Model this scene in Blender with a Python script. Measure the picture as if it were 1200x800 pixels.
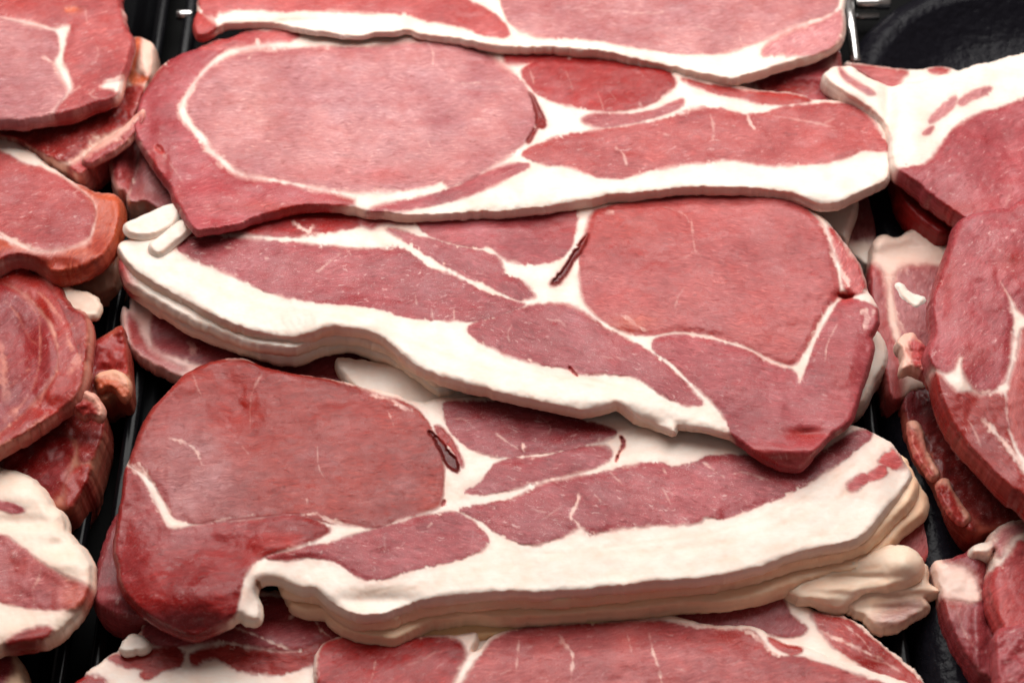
import bpy, math, random
import numpy as np

sc = bpy.context.scene
for o in list(bpy.data.objects):
    bpy.data.objects.remove(o)
COL = sc.collection

# ------------------------------------------------------------------ camera
ELEV = math.radians(54.0)          # camera looks down at the counter at 54 degrees
DIST = 0.68
TGT = np.array([0.0, 0.0, 0.034])
FWD = np.array([0.0, math.cos(ELEV), -math.sin(ELEV)])
UP = np.array([0.0, math.sin(ELEV), math.cos(ELEV)])
CAM = TGT - DIST * FWD
LENS = 65.8
cd = bpy.data.cameras.new('camera')
cam = bpy.data.objects.new('camera', cd)
COL.objects.link(cam)
cam.location = CAM
cam.rotation_euler = (math.pi / 2 - ELEV, 0, 0)
cd.lens = LENS
cd.sensor_width = 36
cd.clip_start = 0.02
cd.clip_end = 50
cd.dof.use_dof = True
cd.dof.focus_distance = 0.665
cd.dof.aperture_fstop = 10.0
sc.camera = cam

# ------------------------------------------------------------------ light
w = bpy.data.worlds.new('World')
sc.world = w
w.use_nodes = True
bg = w.node_tree.nodes['Background']
bg.inputs['Color'].default_value = (1.0, 0.84, 0.78, 1)
bg.inputs['Strength'].default_value = 0.16


def area_lamp(name, loc, aim, sx, sy, watts, color):
    ld = bpy.data.lights.new(name, 'AREA')
    ld.shape = 'RECTANGLE'
    ld.size, ld.size_y = sx, sy
    ld.energy = watts
    ld.color = color
    lo = bpy.data.objects.new(name, ld)
    COL.objects.link(lo)
    lo.location = loc
    from mathutils import Vector
    d = Vector(aim) - Vector(loc)
    lo.rotation_euler = d.to_track_quat('-Z', 'Y').to_euler()
    return lo


# display case strip lamp above and behind the meat; second lamp added for sheen
area_lamp('display_case_lamp', (-0.02, 0.40, 0.62), (0, 0.0, 0), 0.9, 0.5, 9.6, (1.0, 0.975, 0.945))
area_lamp('sheen_lamp', (0.0, 0.62, 0.50), (0, 0.02, 0), 0.9, 0.06, 1.9, (1.0, 0.97, 0.95))
sc.view_settings.view_transform = 'Standard'
sc.view_settings.look = 'None'
sc.view_settings.gamma = 1
sc.view_settings.exposure = 0.0
sc.view_settings.use_curve_mapping = False
sc.render.engine = 'CYCLES'
sc.cycles.use_denoising = True
sc.cycles.max_bounces = 5
sc.cycles.diffuse_bounces = 4
sc.cycles.caustics_reflective = False
sc.cycles.caustics_refractive = False

# ------------------------------------------------------------------ helpers
def raydir(px, py):
    """direction of the sight line through a photograph pixel (1200 x 800)"""
    k = 36.0 / LENS / 1200.0
    a = (np.asarray(px, float) - 600.0) * k
    b = (400.0 - np.asarray(py, float)) * k
    return np.stack([a, FWD[1] + b * UP[1], FWD[2] + b * UP[2]], -1)


def at(px, py, z):
    """the place on the counter, z metres above its floor, that a pixel shows"""
    d = raydir(px, py)
    t = (z - CAM[2]) / d[..., 2]
    return CAM + d * t[..., None] if d.ndim > 1 else CAM + d * t


_rng = np.random.RandomState(7)
_TAB = _rng.rand(256, 256).astype(np.float32)


def vnoise(x, y, seed=0):
    x = x + seed * 37.13
    y = y + seed * 17.71
    xi = np.floor(x).astype(np.int32)
    yi = np.floor(y).astype(np.int32)
    fx = (x - xi).astype(np.float32)
    fy = (y - yi).astype(np.float32)
    fx = fx * fx * fx * (fx * (fx * 6 - 15) + 10)
    fy = fy * fy * fy * (fy * (fy * 6 - 15) + 10)
    x0, x1, y0, y1 = xi & 255, (xi + 1) & 255, yi & 255, (yi + 1) & 255
    a = _TAB[y0, x0] * (1 - fx) + _TAB[y0, x1] * fx
    b = _TAB[y1, x0] * (1 - fx) + _TAB[y1, x1] * fx
    return (a * (1 - fy) + b * fy) * 2 - 1


def fbm(x, y, sc_, seed=0, oct=3):
    s, amp, tot = 0, 1.0, 0
    f = 1.0 / sc_
    for i in range(oct):
        s = s + amp * vnoise(x * f, y * f, seed + i * 5 + 1)
        tot += amp
        amp *= 0.5
        f *= 2.03
    return s / tot


def smooth_poly(pts, sub=4, closed=True):
    p = np.array(pts, float)
    n = len(p)
    out = []
    rng_ = range(n) if closed else range(n - 1)
    for i in rng_:
        if closed:
            a, b, c, d = p[i - 1], p[i], p[(i + 1) % n], p[(i + 2) % n]
        else:
            a, b, c, d = p[max(i - 1, 0)], p[i], p[i + 1], p[min(i + 2, n - 1)]
        for k in range(sub):
            t = k / sub
            out.append(0.5 * ((2 * b) + (c - a) * t + (2 * a - 5 * b + 4 * c - d) * t * t + (3 * b - a - 3 * c + d) * t ** 3))
    if not closed:
        out.append(p[-1])
    return np.array(out)


def seg_dist(X, Y, poly, closed=True, par=None):
    """unsigned distance to a polyline and, if closed, the inside mask"""
    best = np.full(X.shape, 1e9, np.float32)
    if par is not None:
        par[:] = 0
    inside = np.zeros(X.shape, bool)
    n = len(poly)
    for i in range(n if closed else n - 1):
        x0, y0 = poly[i]
        x1, y1 = poly[(i + 1) % n]
        dx, dy = x1 - x0, y1 - y0
        L = dx * dx + dy * dy + 1e-9
        t = np.clip(((X - x0) * dx + (Y - y0) * dy) / L, 0, 1)
        d = (X - x0 - t * dx) ** 2 + (Y - y0 - t * dy) ** 2
        if par is not None:
            nb = d < best
            par[nb] = ((i + t) / (n - 1))[nb]
        np.minimum(best, d, out=best)
        if closed and y0 != y1:
            c = ((y0 > Y) != (y1 > Y)) & (X < (x0 + (Y - y0) * (dx / dy)))
            inside ^= c
    return np.sqrt(best), inside


def sdf(X, Y, poly, pad=24):
    """signed distance (negative inside), only worked out near the polygon"""
    out = np.full(X.shape, float(pad), np.float32)
    lo, hi = poly.min(0) - pad, poly.max(0) + pad
    m = (X > lo[0]) & (X < hi[0]) & (Y > lo[1]) & (Y < hi[1])
    if m.any():
        d, ins = seg_dist(X[m], Y[m], poly)
        out[m] = np.where(ins, -d, np.minimum(d, pad))
    return out


def sstep(a, b, x):
    t = np.clip((x - a) / (b - a), 0, 1)
    return t * t * (3 - 2 * t)


def srgb(r, g, b):
    f = lambda c: (c / 255 / 12.92) if c / 255 <= 0.04045 else ((c / 255 + 0.055) / 1.055) ** 2.4
    return np.array([f(r), f(g), f(b)], np.float32)


def setp(o, label=None, cat=None, group=None, kind=None):
    for k, v in (('label', label), ('category', cat), ('group', group), ('kind', kind)):
        if v:
            o[k] = v
    return o


# ------------------------------------------------------------------ materials
def nn(nt, typ, **kw):
    n = nt.nodes.new(typ)
    for k, v in kw.items():
        setattr(n, k, v)
    return n


def meat_material(name, fat_gloss, lean_gloss):
    m = bpy.data.materials.new(name)
    m.use_nodes = True
    nt = m.node_tree
    L = nt.links.new
    bs = nt.nodes['Principled BSDF']

    def attr(nm):
        return nn(nt, 'ShaderNodeAttribute', attribute_name=nm)

    def math_(op, a, b=None, c=None, clamp=False):
        n = nn(nt, 'ShaderNodeMath', operation=op, use_clamp=clamp)
        for i, v in enumerate((a, b, c)):
            if v is None:
                continue
            if isinstance(v, (int, float)):
                n.inputs[i].default_value = v
            else:
                L(v, n.inputs[i])
        return n.outputs[0]

    def noise(vec, scale, detail=3, rough=0.55, dist=0.0):
        n = nn(nt, 'ShaderNodeTexNoise')
        n.inputs['Scale'].default_value = scale
        n.inputs['Detail'].default_value = detail
        n.inputs['Roughness'].default_value = rough
        n.inputs['Distortion'].default_value = dist
        L(vec, n.inputs['Vector'])
        return n.outputs['Fac']

    def ramp(v, a, b, lo=0.0, hi=1.0):
        n = nn(nt, 'ShaderNodeMapRange', interpolation_type='SMOOTHSTEP')
        n.inputs['From Min'].default_value = a
        n.inputs['From Max'].default_value = b
        n.inputs['To Min'].default_value = lo
        n.inputs['To Max'].default_value = hi
        L(v, n.inputs['Value'])
        return n.outputs[0]

    def mix(fac, a, b, mode='MIX'):
        n = nn(nt, 'ShaderNodeMix', data_type='RGBA', blend_type=mode)
        if isinstance(fac, (int, float)):
            n.inputs['Factor'].default_value = fac
        else:
            L(fac, n.inputs['Factor'])
        for i, v in ((6, a), (7, b)):
            if isinstance(v, tuple):
                n.inputs[i].default_value = v
            else:
                L(v, n.inputs[i])
        return n.outputs[2]

    col = attr('col').outputs['Color']
    fat = attr('fat').outputs['Fac']
    marb = attr('marb').outputs['Fac']
    fib = attr('fib').outputs['Vector']       # millimetres, x along the muscle fibres
    lean = math_('SUBTRACT', 1.0, fat)

    # wavy fibre coordinates
    wob = nn(nt, 'ShaderNodeTexNoise')
    wob.inputs['Scale'].default_value = 0.16
    wob.inputs['Detail'].default_value = 3
    L(fib, wob.inputs['Vector'])
    vm = nn(nt, 'ShaderNodeVectorMath', operation='MULTIPLY_ADD')
    L(wob.outputs['Color'], vm.inputs[0])
    vm.inputs[1].default_value = (3.0, 5.0, 0)
    L(fib, vm.inputs[2])
    sq = nn(nt, 'ShaderNodeVectorMath', operation='MULTIPLY')
    L(vm.outputs[0], sq.inputs[0])
    sq.inputs[1].default_value = (0.20, 1.0, 1.0)
    fv = sq.outputs[0]
    sq2 = nn(nt, 'ShaderNodeVectorMath', operation='MULTIPLY')
    L(vm.outputs[0], sq2.inputs[0])
    sq2.inputs[1].default_value = (0.42, 1.0, 1.0)
    fv2 = sq2.outputs[0]

    n_f = noise(fv, 1.25, 5, 0.66)             # fine fibre
    n_w = noise(fv2, 0.70, 3, 0.6)            # wrinkles between bundles
    n_g = noise(fib, 2.6, 2, 0.6)             # grain
    n_p = noise(fib, 0.11, 3, 0.55)           # broad patches
    n_wet = noise(fv2, 0.13, 2, 0.5)          # where the surface is wet

    # lean colour: dark bundles, pale fibres, marbling
    pat = ramp(n_p, 0.35, 0.62, 0.45, 1.0)
    c = mix(math_('MULTIPLY', math_('MULTIPLY', lean, pat), ramp(n_f, 0.58, 0.34, 0.0, 0.75)), col, (0.62, 0.46, 0.46, 1), 'MULTIPLY')
    c = mix(math_('MULTIPLY', lean, ramp(n_w, 0.42, 0.28, 0.0, 0.60)), c, (0.62, 0.36, 0.36, 1), 'MULTIPLY')
    c = mix(math_('MULTIPLY', lean, ramp(n_p, 0.62, 0.36, 0.0, 0.40)), c, (0.86, 0.62, 0.58, 1), 'MULTIPLY')
    c = mix(math_('MULTIPLY', lean, ramp(n_wet, 0.45, 0.75, 0.0, 0.25)), c, (1.25, 1.5, 1.6, 1), 'MULTIPLY')  # wet patches paled towards lilac: sheen put into the colour
    c = mix(math_('MULTIPLY', lean, ramp(n_f, 0.54, 0.74, 0.0, 0.60)), c, (1.6, 2.4, 2.2, 1), 'MULTIPLY')
    mm = math_('MULTIPLY', math_('MULTIPLY', lean, marb), ramp(n_w, 0.60, 0.74, 0.0, 0.45))
    c = mix(mm, c, (0.80, 0.54, 0.50, 1))
    spk = math_('MULTIPLY', math_('MULTIPLY', lean, marb), ramp(n_g, 0.60, 0.76, 0.0, 0.42))
    c = mix(spk, c, (0.82, 0.58, 0.54, 1))
    # fat colour: faint layers and pink blush
    c = mix(math_('MULTIPLY', fat, ramp(n_p, 0.42, 0.75, 0.0, 0.6)), c, (1.0, 0.87, 0.81, 1), 'MULTIPLY')
    c = mix(math_('MULTIPLY', fat, ramp(n_f, 0.60, 0.36, 0.0, 0.34)), c, (0.98, 0.86, 0.79, 1), 'MULTIPLY')
    c = mix(math_('MULTIPLY', fat, ramp(n_g, 0.36, 0.26, 0.0, 0.35)), c, (0.95, 0.82, 0.76, 1), 'MULTIPLY')
    L(c, bs.inputs['Base Color'])

    # gloss
    rg = mix(fat, (lean_gloss,) * 3 + (1,), (fat_gloss,) * 3 + (1,))
    rgh = math_('ADD', rg, ramp(n_p, 0.3, 0.7, -0.09, 0.11))
    rgh = math_('ADD', rgh, ramp(n_g, 0.3, 0.7, -0.07, 0.07), None, True)
    L(rgh, bs.inputs['Roughness'])
    bs.inputs['Specular IOR Level'].default_value = 0.27
    L(math_('MULTIPLY', math_('ADD', math_('MULTIPLY', lean, 0.75), 0.25), ramp(n_wet, 0.40, 0.70, 0.03, 0.30)), bs.inputs['Coat Weight'])
    bs.inputs['Coat Roughness'].default_value = 0.11
    bs.inputs['IOR'].default_value = 1.4

    # relief
    h = math_('ADD', math_('MULTIPLY', n_f, 0.5), math_('MULTIPLY', n_g, 0.28))
    h = math_('ADD', h, math_('MULTIPLY', ramp(n_w, 0.28, 0.42), 0.30))
    h = math_('MULTIPLY', h, math_('ADD', math_('MULTIPLY', lean, 0.97), 0.03))
    bp = nn(nt, 'ShaderNodeBump')
    bp.inputs['Strength'].default_value = 0.55
    bp.inputs['Distance'].default_value = 0.00034
    L(h, bp.inputs['Height'])
    bs.subsurface_method = 'BURLEY'
    bs.inputs['Subsurface Weight'].default_value = 0.55
    bs.inputs['Subsurface Radius'].default_value = (1.0, 0.42, 0.28)
    bs.inputs['Subsurface Scale'].default_value = 0.0016
    L(bp.outputs[0], bs.inputs['Normal'])
    bp2 = nn(nt, 'ShaderNodeBump')
    bp2.inputs['Strength'].default_value = 0.6
    bp2.inputs['Distance'].default_value = 0.0006
    L(math_('ADD', math_('MULTIPLY', n_g, 0.7), math_('MULTIPLY', n_f, 0.5)), bp2.inputs['Height'])
    L(bp2.outputs[0], bs.inputs['Coat Normal'])
    return m


M_LEAN = meat_material('raw_lean_pork', 0.38, 0.31)
M_FAT = meat_material('raw_pork_fat', 0.38, 0.31)


def plain_material(name, color, rough, metal=0.0, bump=0.0, scale=900.0, spec=0.5):
    m = bpy.data.materials.new(name)
    m.use_nodes = True
    nt = m.node_tree
    bs = nt.nodes['Principled BSDF']
    bs.inputs['Metallic'].default_value = metal
    bs.inputs['Specular IOR Level'].default_value = spec
    tc = nn(nt, 'ShaderNodeTexCoord')
    nz = nn(nt, 'ShaderNodeTexNoise')
    nz.inputs['Scale'].default_value = scale
    nz.inputs['Detail'].default_value = 4
    nt.links.new(tc.outputs['Object'], nz.inputs['Vector'])
    mr = nn(nt, 'ShaderNodeMapRange')
    mr.inputs['To Min'].default_value = max(rough - 0.1, 0.05)
    mr.inputs['To Max'].default_value = rough + 0.12
    nt.links.new(nz.outputs['Fac'], mr.inputs['Value'])
    nt.links.new(mr.outputs[0], bs.inputs['Roughness'])
    cr = nn(nt, 'ShaderNodeMix', data_type='RGBA')
    cr.inputs[6].default_value = tuple(c * 0.7 for c in color) + (1,)
    cr.inputs[7].default_value = tuple(c * 1.3 for c in color) + (1,)
    nt.links.new(nz.outputs['Fac'], cr.inputs['Factor'])
    nt.links.new(cr.outputs[2], bs.inputs['Base Color'])
    if bump:
        bp = nn(nt, 'ShaderNodeBump')
        bp.inputs['Strength'].default_value = 0.8
        bp.inputs['Distance'].default_value = bump
        nt.links.new(nz.outputs['Fac'], bp.inputs['Height'])
        nt.links.new(bp.outputs[0], bs.inputs['Normal'])
    return m


# ------------------------------------------------------------------ colours of the meat, light included where noted
FAT = np.array([0.81, 0.70, 0.62], np.float32)
CREAM = np.array([0.78, 0.54, 0.37], np.float32)  # tan rind, with the orange glow between slices put in
PALE = np.array([0.43, 0.155, 0.155], np.float32)  # pale lean, lightened for the sheen on the upper slices
PINK = np.array([0.355, 0.060, 0.058], np.float32)
PURP = np.array([0.298, 0.046, 0.053], np.float32)
RED = np.array([0.310, 0.026, 0.021], np.float32)
DEEP = np.array([0.240, 0.012, 0.011], np.float32)
DARK = np.array([0.18, 0.016, 0.014], np.float32)
ORNG = np.array([0.48, 0.105, 0.045], np.float32)


class Mu:
    """one lean muscle of a slice"""
    def __init__(self, name, pts, col=PINK, ang=0, marb=0.5, jag=1.6, soft=1.3, bulge=0.5, grow=1.4):
        self.name, self.pts, self.col, self.ang = name, pts, col, ang
        self.marb, self.jag, self.soft, self.bulge, self.grow = marb, jag, soft, bulge, grow


def lower(outline, dx, dy, seed, amp=3.0, ymin=-1e9):
    """the outline of the slice lying underneath: slipped a little and uneven"""
    rr = np.random.RandomState(seed)
    return [(px + dx + rr.uniform(-amp, amp), py + dy + rr.uniform(-amp, amp) * 0.7) for px, py in outline]


N_SLICE = [0]


def emit(name, V, F, N, A, mat, parent):
    """link one part: its faces, the shared smooth normals and the tissue attributes"""
    used = np.unique(F)
    remap = np.full(len(V), -1, np.int64)
    remap[used] = np.arange(len(used))
    f = remap[F]
    me = bpy.data.meshes.new(name)
    nv, nf = len(used), len(f)
    me.vertices.add(nv)
    me.vertices.foreach_set('co', (V[used] - np.array(parent.location)).astype(np.float32).ravel())
    me.loops.add(nf * 4)
    me.loops.foreach_set('vertex_index', f.astype(np.int32).ravel())
    me.polygons.add(nf)
    me.polygons.foreach_set('loop_start', np.arange(0, nf * 4, 4, dtype=np.int32))
    me.polygons.foreach_set('use_smooth', np.ones(nf, bool))
    me.update(calc_edges=True)
    c4 = np.ones((nv, 4), np.float32)
    c4[:, :3] = A['col'][used]
    a = me.attributes.new('col', 'FLOAT_COLOR', 'POINT')
    a.data.foreach_set('color', c4.ravel())
    for k in ('fat', 'marb'):
        a = me.attributes.new(k, 'FLOAT', 'POINT')
        a.data.foreach_set('value', A[k][used].astype(np.float32))
    a = me.attributes.new('fib', 'FLOAT_VECTOR', 'POINT')
    a.data.foreach_set('vector', A['fib'][used].astype(np.float32).ravel())
    me.normals_split_custom_set_from_vertices(N[used].tolist())
    me.materials.append(mat)
    o = bpy.data.objects.new(name, me)
    COL.objects.link(o)
    o.parent = parent
    return o


PXMM = 0.31


def components(R):
    """label the connected pieces of equal tissue on the cell grid (row runs joined by union-find)"""
    par = []

    def find(a):
        while par[a] != a:
            par[a] = par[par[a]]
            a = par[a]
        return a
    lab = np.zeros(R.shape, np.int64)
    prev = []
    for r in range(R.shape[0]):
        row = R[r]
        cut = np.flatnonzero(np.diff(row)) + 1
        st = np.concatenate([[0], cut])
        en = np.concatenate([cut, [len(row)]])
        cur = []
        j = 0
        for a, b in zip(st.tolist(), en.tolist()):
            v = int(row[a])
            k = len(par)
            par.append(k)
            lab[r, a:b] = k
            while j < len(prev) and prev[j][1] <= a:
                j += 1
            q = j
            while q < len(prev) and prev[q][0] < b:
                if prev[q][2] == v:
                    ra, rb = find(k), find(prev[q][3])
                    if ra != rb:
                        par[max(ra, rb)] = min(ra, rb)
                q += 1
            cur.append((a, b, v, k))
        prev = cur
    rootv = np.array([find(i) for i in range(len(par))])
    lab = rootv[lab]
    return lab, np.bincount(lab.ravel(), minlength=len(par))


def meat(name, label, cat, outline, z, th=9.0, mus=(), veins=(), bumps=(), pits=(), tints=(), group=None,
         step=2.0, rnd=2.6, base=FAT, edge=None, jag=1.2, lump=0.5, lumps=34, gx=0.0, bulge=0.8, rag=0.0,
         thin=(), lines=(), tissue=True, fat_name='fat', edge_name='cut_edge', mot=0.0, wavy=0.35):
    """A cut of meat: a closed outline, its height above the counter (mm), thickness (mm), muscles, veins and relief."""
    N_SLICE[0] += 1
    sd = N_SLICE[0] * 3
    poly = smooth_poly(outline, 4)
    lo = np.maximum(poly.min(0) - 8, (-70, -70))
    hi = np.minimum(poly.max(0) + 8, (1270, 860))
    nx, ny = int((hi[0] - lo[0]) / step) + 2, int((hi[1] - lo[1]) / step) + 2
    X, Y = np.meshgrid(lo[0] + np.arange(nx) * step, lo[1] + np.arange(ny) * step)
    X = X.astype(np.float32)
    Y = Y.astype(np.float32)
    # uneven knife edge
    big = float(np.prod(poly.max(0) - poly.min(0))) > 9000
    S0 = sdf(X, Y, poly, 40)
    S = S0 + (1.2 if big else 0.8) * jag * fbm(X, Y, 8, sd, 3) + (rag + (1.6 if big else 0.0)) * fbm(X, Y, 26, sd + 2, 3)
    inside = S < 0
    c = inside[:-1, :-1].astype(int) + inside[1:, :-1] + inside[:-1, 1:] + inside[1:, 1:]
    keep = c >= 3
    used = np.zeros(S.shape, bool)
    ful = np.ones(S.shape, bool) & False
    cnt = np.zeros(S.shape, int)
    for dy in (0, 1):
        for dx in (0, 1):
            used[dy:ny - 1 + dy, dx:nx - 1 + dx] |= keep
            cnt[dy:ny - 1 + dy, dx:nx - 1 + dx] += keep
    bnd = used & (cnt < 4)
    gy, gx_ = np.gradient(S, step)
    gl = np.sqrt(gx_ ** 2 + gy ** 2) + 1e-6
    ux, uy = gx_ / gl, gy / gl
    hy, hx = np.gradient(S0, step)
    hl = np.sqrt(hx ** 2 + hy ** 2) + 1e-6
    move = np.clip(S, -1.6 * step, 1.6 * step) / np.maximum(gl, 0.5)
    X = np.where(bnd, X - ux * move, X)
    Y = np.where(bnd, Y - uy * move, Y)
    Sd = np.where(bnd, 0, np.minimum(S, 0))
    idx = np.full(S.shape, -1, np.int64)
    idx[used] = np.arange(used.sum())
    x, y, s = X[used].astype(np.float32), Y[used].astype(np.float32), Sd[used]
    b_ = bnd[used]
    ox, oy = (hx / hl)[used], (hy / hl)[used]
    # ---- tissue
    n = len(x)
    fatm = np.ones(n, np.float32)
    region = np.full(n, -1, int)
    best = np.zeros(n, np.float32)
    base = np.asarray(base, np.float32)
    colr = np.tile(base, (n, 1)) * (1 + 0.05 * fbm(x, y, 26, sd + 5)[:, None])
    marb = np.zeros(n, np.float32)
    ang = np.zeros(n, np.float32)
    hz = np.zeros(n, np.float32)
    jn = fbm(x, y, 7, sd + 9, 3)
    jw = fbm(x, y, 24, sd + 11, 2)
    jh = fbm(x, y, 3.2, sd + 12, 2)
    teeth = sstep(0.30, 0.75, fbm(x, y, 11, sd + 14, 2)) * sstep(-0.4, 0.3, jh)
    leanc = np.tile(np.asarray(mus[0].col if mus else PINK, np.float32), (n, 1))
    wl = np.zeros(n, np.float32)
    near = np.full(n, 20.0, np.float32)
    sv = 0.7 + 1.5 * sstep(-0.2, 0.7, fbm(x, y, 33, sd + 17, 2))
    for i, m in enumerate(mus):
        q = sdf(x, y, smooth_poly(m.pts, 3), 20)
        q = q - m.grow + 1.15 * m.jag * (jn + 0.8 * jw + 0.5 * jh) * (q < 19) + 2.2 * m.jag * teeth * (q < 19)
        wgt = sstep(1.7 * m.soft * sv, -1.5 * m.soft * sv, q)
        near = np.minimum(near, np.maximum(q, 0))
        var = fbm(x, y, 46, sd + 20 + i, 4)[:, None]
        cc = m.col * (1 + var * np.array([0.34, 0.62, 0.56], np.float32))
        bl = (sstep(0.05, 0.6, fbm(x * 0.7, y, 30, sd + 90 + i, 4)) * 0.35)[:, None]
        cc = cc * (1 - bl) + (m.col * 0.8 + np.array([0.10, 0.055, 0.062], np.float32)) * bl
        if m.name == 'split':
            cc = np.tile(m.col, (n, 1))
        leanc = leanc * (1 - wgt[:, None]) + cc * wgt[:, None]
        wl = np.maximum(wl, wgt)
        hit = (q < best)
        region[hit] = i
        best = np.minimum(best, np.where(hit, q, best))
        marb = np.where(wgt > 0.5, m.marb, marb)
        ang = np.where(wgt > 0.5, math.radians(m.ang), ang)
        hz += m.bulge * sstep(0, -9 if m.bulge > 0 else -4, q) - 0.10 * np.exp(-(q / 1.6) ** 2)
    for (cx, cy, rx, ry, tc, st) in tints:
        g = np.exp(-(((x - cx) / rx) ** 2 + ((y - cy) / ry) ** 2)) * st
        g = np.clip(g * (1 + 0.6 * jw), 0, 1)[:, None]
        leanc = leanc * (1 - g) + np.asarray(tc, np.float32) * g
    for v in veins:
        pts, wd, st = v[0], v[1], v[2]
        if wd < 3.2:
            wd, st = wd * 0.8, st * 0.8
        pl = smooth_poly(pts, 4, False)
        lo2, hi2 = pl.min(0) - wd - 6, pl.max(0) + wd + 6
        m = (x > lo2[0]) & (x < hi2[0]) & (y > lo2[1]) & (y < hi2[1])
        if not m.any():
            continue
        tp = np.zeros(int(m.sum()), np.float32)
        d, _ = seg_dist(x[m], y[m], pl, False, tp)
        tap = np.clip(np.minimum(tp, 1 - tp) * 4.0, 0.0, 1.0) ** 0.6 if wd < 6.5 else np.clip(np.minimum(tp, 1 - tp) * 8.0 + 0.3, 0, 1)
        wob = np.abs(fbm(x[m], y[m], 15, sd + 13, 3))
        d = np.maximum(d + (0.9 * jn[m] + 0.7 * jh[m]) * wd ** 0.6, 0)
        wv = wd * (0.55 + 1.3 * wob) * tap
        sf = 0.8 + 0.16 * wd
        g = sstep(wv * 0.5 + sf, wv * 0.5 - sf, d) * np.clip(st * 1.0 + 0.25 * jh[m], 0, 1) * np.clip(tap * 1.5, 0, 1)
        g = g * (0.45 + 0.55 * sstep(-0.45, 0.15, fbm(x[m], y[m], 13, sd + 15, 3)))
        wl[m] = wl[m] * (1 - np.clip(g, 0, 1))
    fatm = 1 - wl
    if mot:
        fatm = np.clip(fatm + mot * sstep(0.1, 0.6, fbm(x, y, 16, sd + 31, 4)) * wl, 0, 1)
    stn = (0.30 * sstep(0.15, 0.65, fbm(x, y * 1.6, 30, sd + 77, 4)))[:, None]
    colr = colr * (1 - stn) + colr * np.array([1.0, 0.84, 0.78], np.float32) * stn
    thn = (np.exp(-near / 5.5) * np.clip(0.75 + 0.4 * jh + 0.3 * jw, 0, 1))[:, None]
    colr = colr * (1 - thn) + colr * np.array([0.95, 0.70, 0.68], np.float32) * thn
    for (pts, wd, st) in lines:
        d, _ = seg_dist(x, y, smooth_poly(pts, 4, False), False)
        g = np.exp(-((d + 1.5 * jn) / wd) ** 2) * st * (0.6 + 0.6 * jw)
        colr = colr * (1 - g[:, None]) + base * np.array([0.92, 0.76, 0.66], np.float32) * g[:, None]
        hz -= 0.5 * g
    colr = colr * fatm[:, None] + leanc * (1 - fatm[:, None])
    # ---- height
    (fy, fz, ny_, nz) = z
    zz = fz + (nz - fz) * (y - fy) / (ny_ - fy) + gx * (x - 600) / 100.0
    zz = zz + hz * 0.42 + lump * (0.45 + 0.55 * (1 - fatm)) * fbm(x, y, lumps, sd + 40, 3) + 0.22 * (1 - fatm) * fbm(x * 0.5, y, 13, sd + 42, 2) + wavy * fbm(x, y, 110, sd + 44, 2) * 3.2 + wavy * 0.9 * (0.35 + 0.65 * (1 - fatm)) * fbm(x, y, 48, sd + 46, 2)
    zz += 0.10 * fbm(x, y, 7, sd + 48, 2)
    for (cx, cy, rx, ry, a) in bumps:
        zz += a * np.exp(-(((x - cx) / rx) ** 2 + ((y - cy) / ry) ** 2))
    for (pts, wd, dep, pc) in pits:
        tp = np.zeros(n, np.float32)
        d, _ = seg_dist(x, y, smooth_poly(pts, 4, False), False, tp)
        wq = wd * (0.35 + 0.65 * np.sin(np.pi * np.clip(tp * 0.8 + 0.18, 0, 1)))
        g = sstep(wq, wq * 0.25, d + 1.6 * jn + 0.8 * jh)
        zz -= dep * g
        g2 = (sstep(wq * 1.7, wq * 0.6, d + 2.2 * jn) * 0.55)[:, None]
        colr = colr * (1 - g2) + (np.asarray(pc, np.float32) * 1.2 + np.array([0.12, 0.03, 0.03], np.float32)) * g2
        gg = g[:, None]
        colr = colr * (1 - gg) + np.asarray(pc, np.float32) * gg
        fatm = fatm * (1 - g)
    dmm = -s * PXMM
    rv = rnd * (1.0 + 0.55 * fbm(x, y, 50, sd + 52, 2)) * (1 - 0.45 * (1 - fatm))
    q = np.clip(1 - dmm / rv, 0, 1)
    zz -= np.minimum(rv * 0.8, th * 0.7) * (1 - np.sqrt(np.maximum(1 - q * q, 0)))
    P = at(x, y, zz / 1000.0)
    fa, fb = np.cos(ang), np.sin(ang)
    U = P[:, 0] * 1000
    W = P[:, 1] * 1000
    fib = np.stack([U * fa + W * fb, -U * fb + W * fa, np.full(n, sd * 3.7)], -1)
    # ---- faces
    i00, i10 = idx[:-1, :-1][keep], idx[:-1, 1:][keep]
    i01, i11 = idx[1:, :-1][keep], idx[1:, 1:][keep]
    F = np.stack([i00, i01, i11, i10], -1)
    # ---- cut edge: rings going down from the boundary
    e = np.concatenate([F[:, [0, 1]], F[:, [1, 2]], F[:, [2, 3]], F[:, [3, 0]]])
    key = e[:, 0] * (n + 1) + e[:, 1]
    rev = e[:, 1] * (n + 1) + e[:, 0]
    be = e[~np.isin(key, rev)]
    bv = np.unique(be)
    rank = np.full(n, -1, np.int64)
    rank[bv] = np.arange(len(bv))
    out = np.stack([ox[bv], -oy[bv] / math.sin(ELEV), np.zeros(len(bv))], -1)
    out /= np.linalg.norm(out, axis=1)[:, None] + 1e-9
    K = max(4, int(th / 1.2))
    rows, rcol, rfat, rfib, rmarb = [P], [colr], [fatm], [fib], [marb]
    ec, ea = edge if edge is not None else (None, 0)
    bp = P[bv]
    arc = bp[:, 0] * 1000 * 0.8 + bp[:, 1] * 600
    tloc = np.full(len(bv), th, np.float32)
    for (cx, cy, rx, ry, f) in thin:
        tloc *= 1 + (f - 1) * np.exp(-(((x[bv] - cx) / rx) ** 2 + ((y[bv] - cy) / ry) ** 2))
    tloc *= 1 + 0.18 * fbm(x[bv], y[bv], 45, sd + 58, 2)
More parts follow.
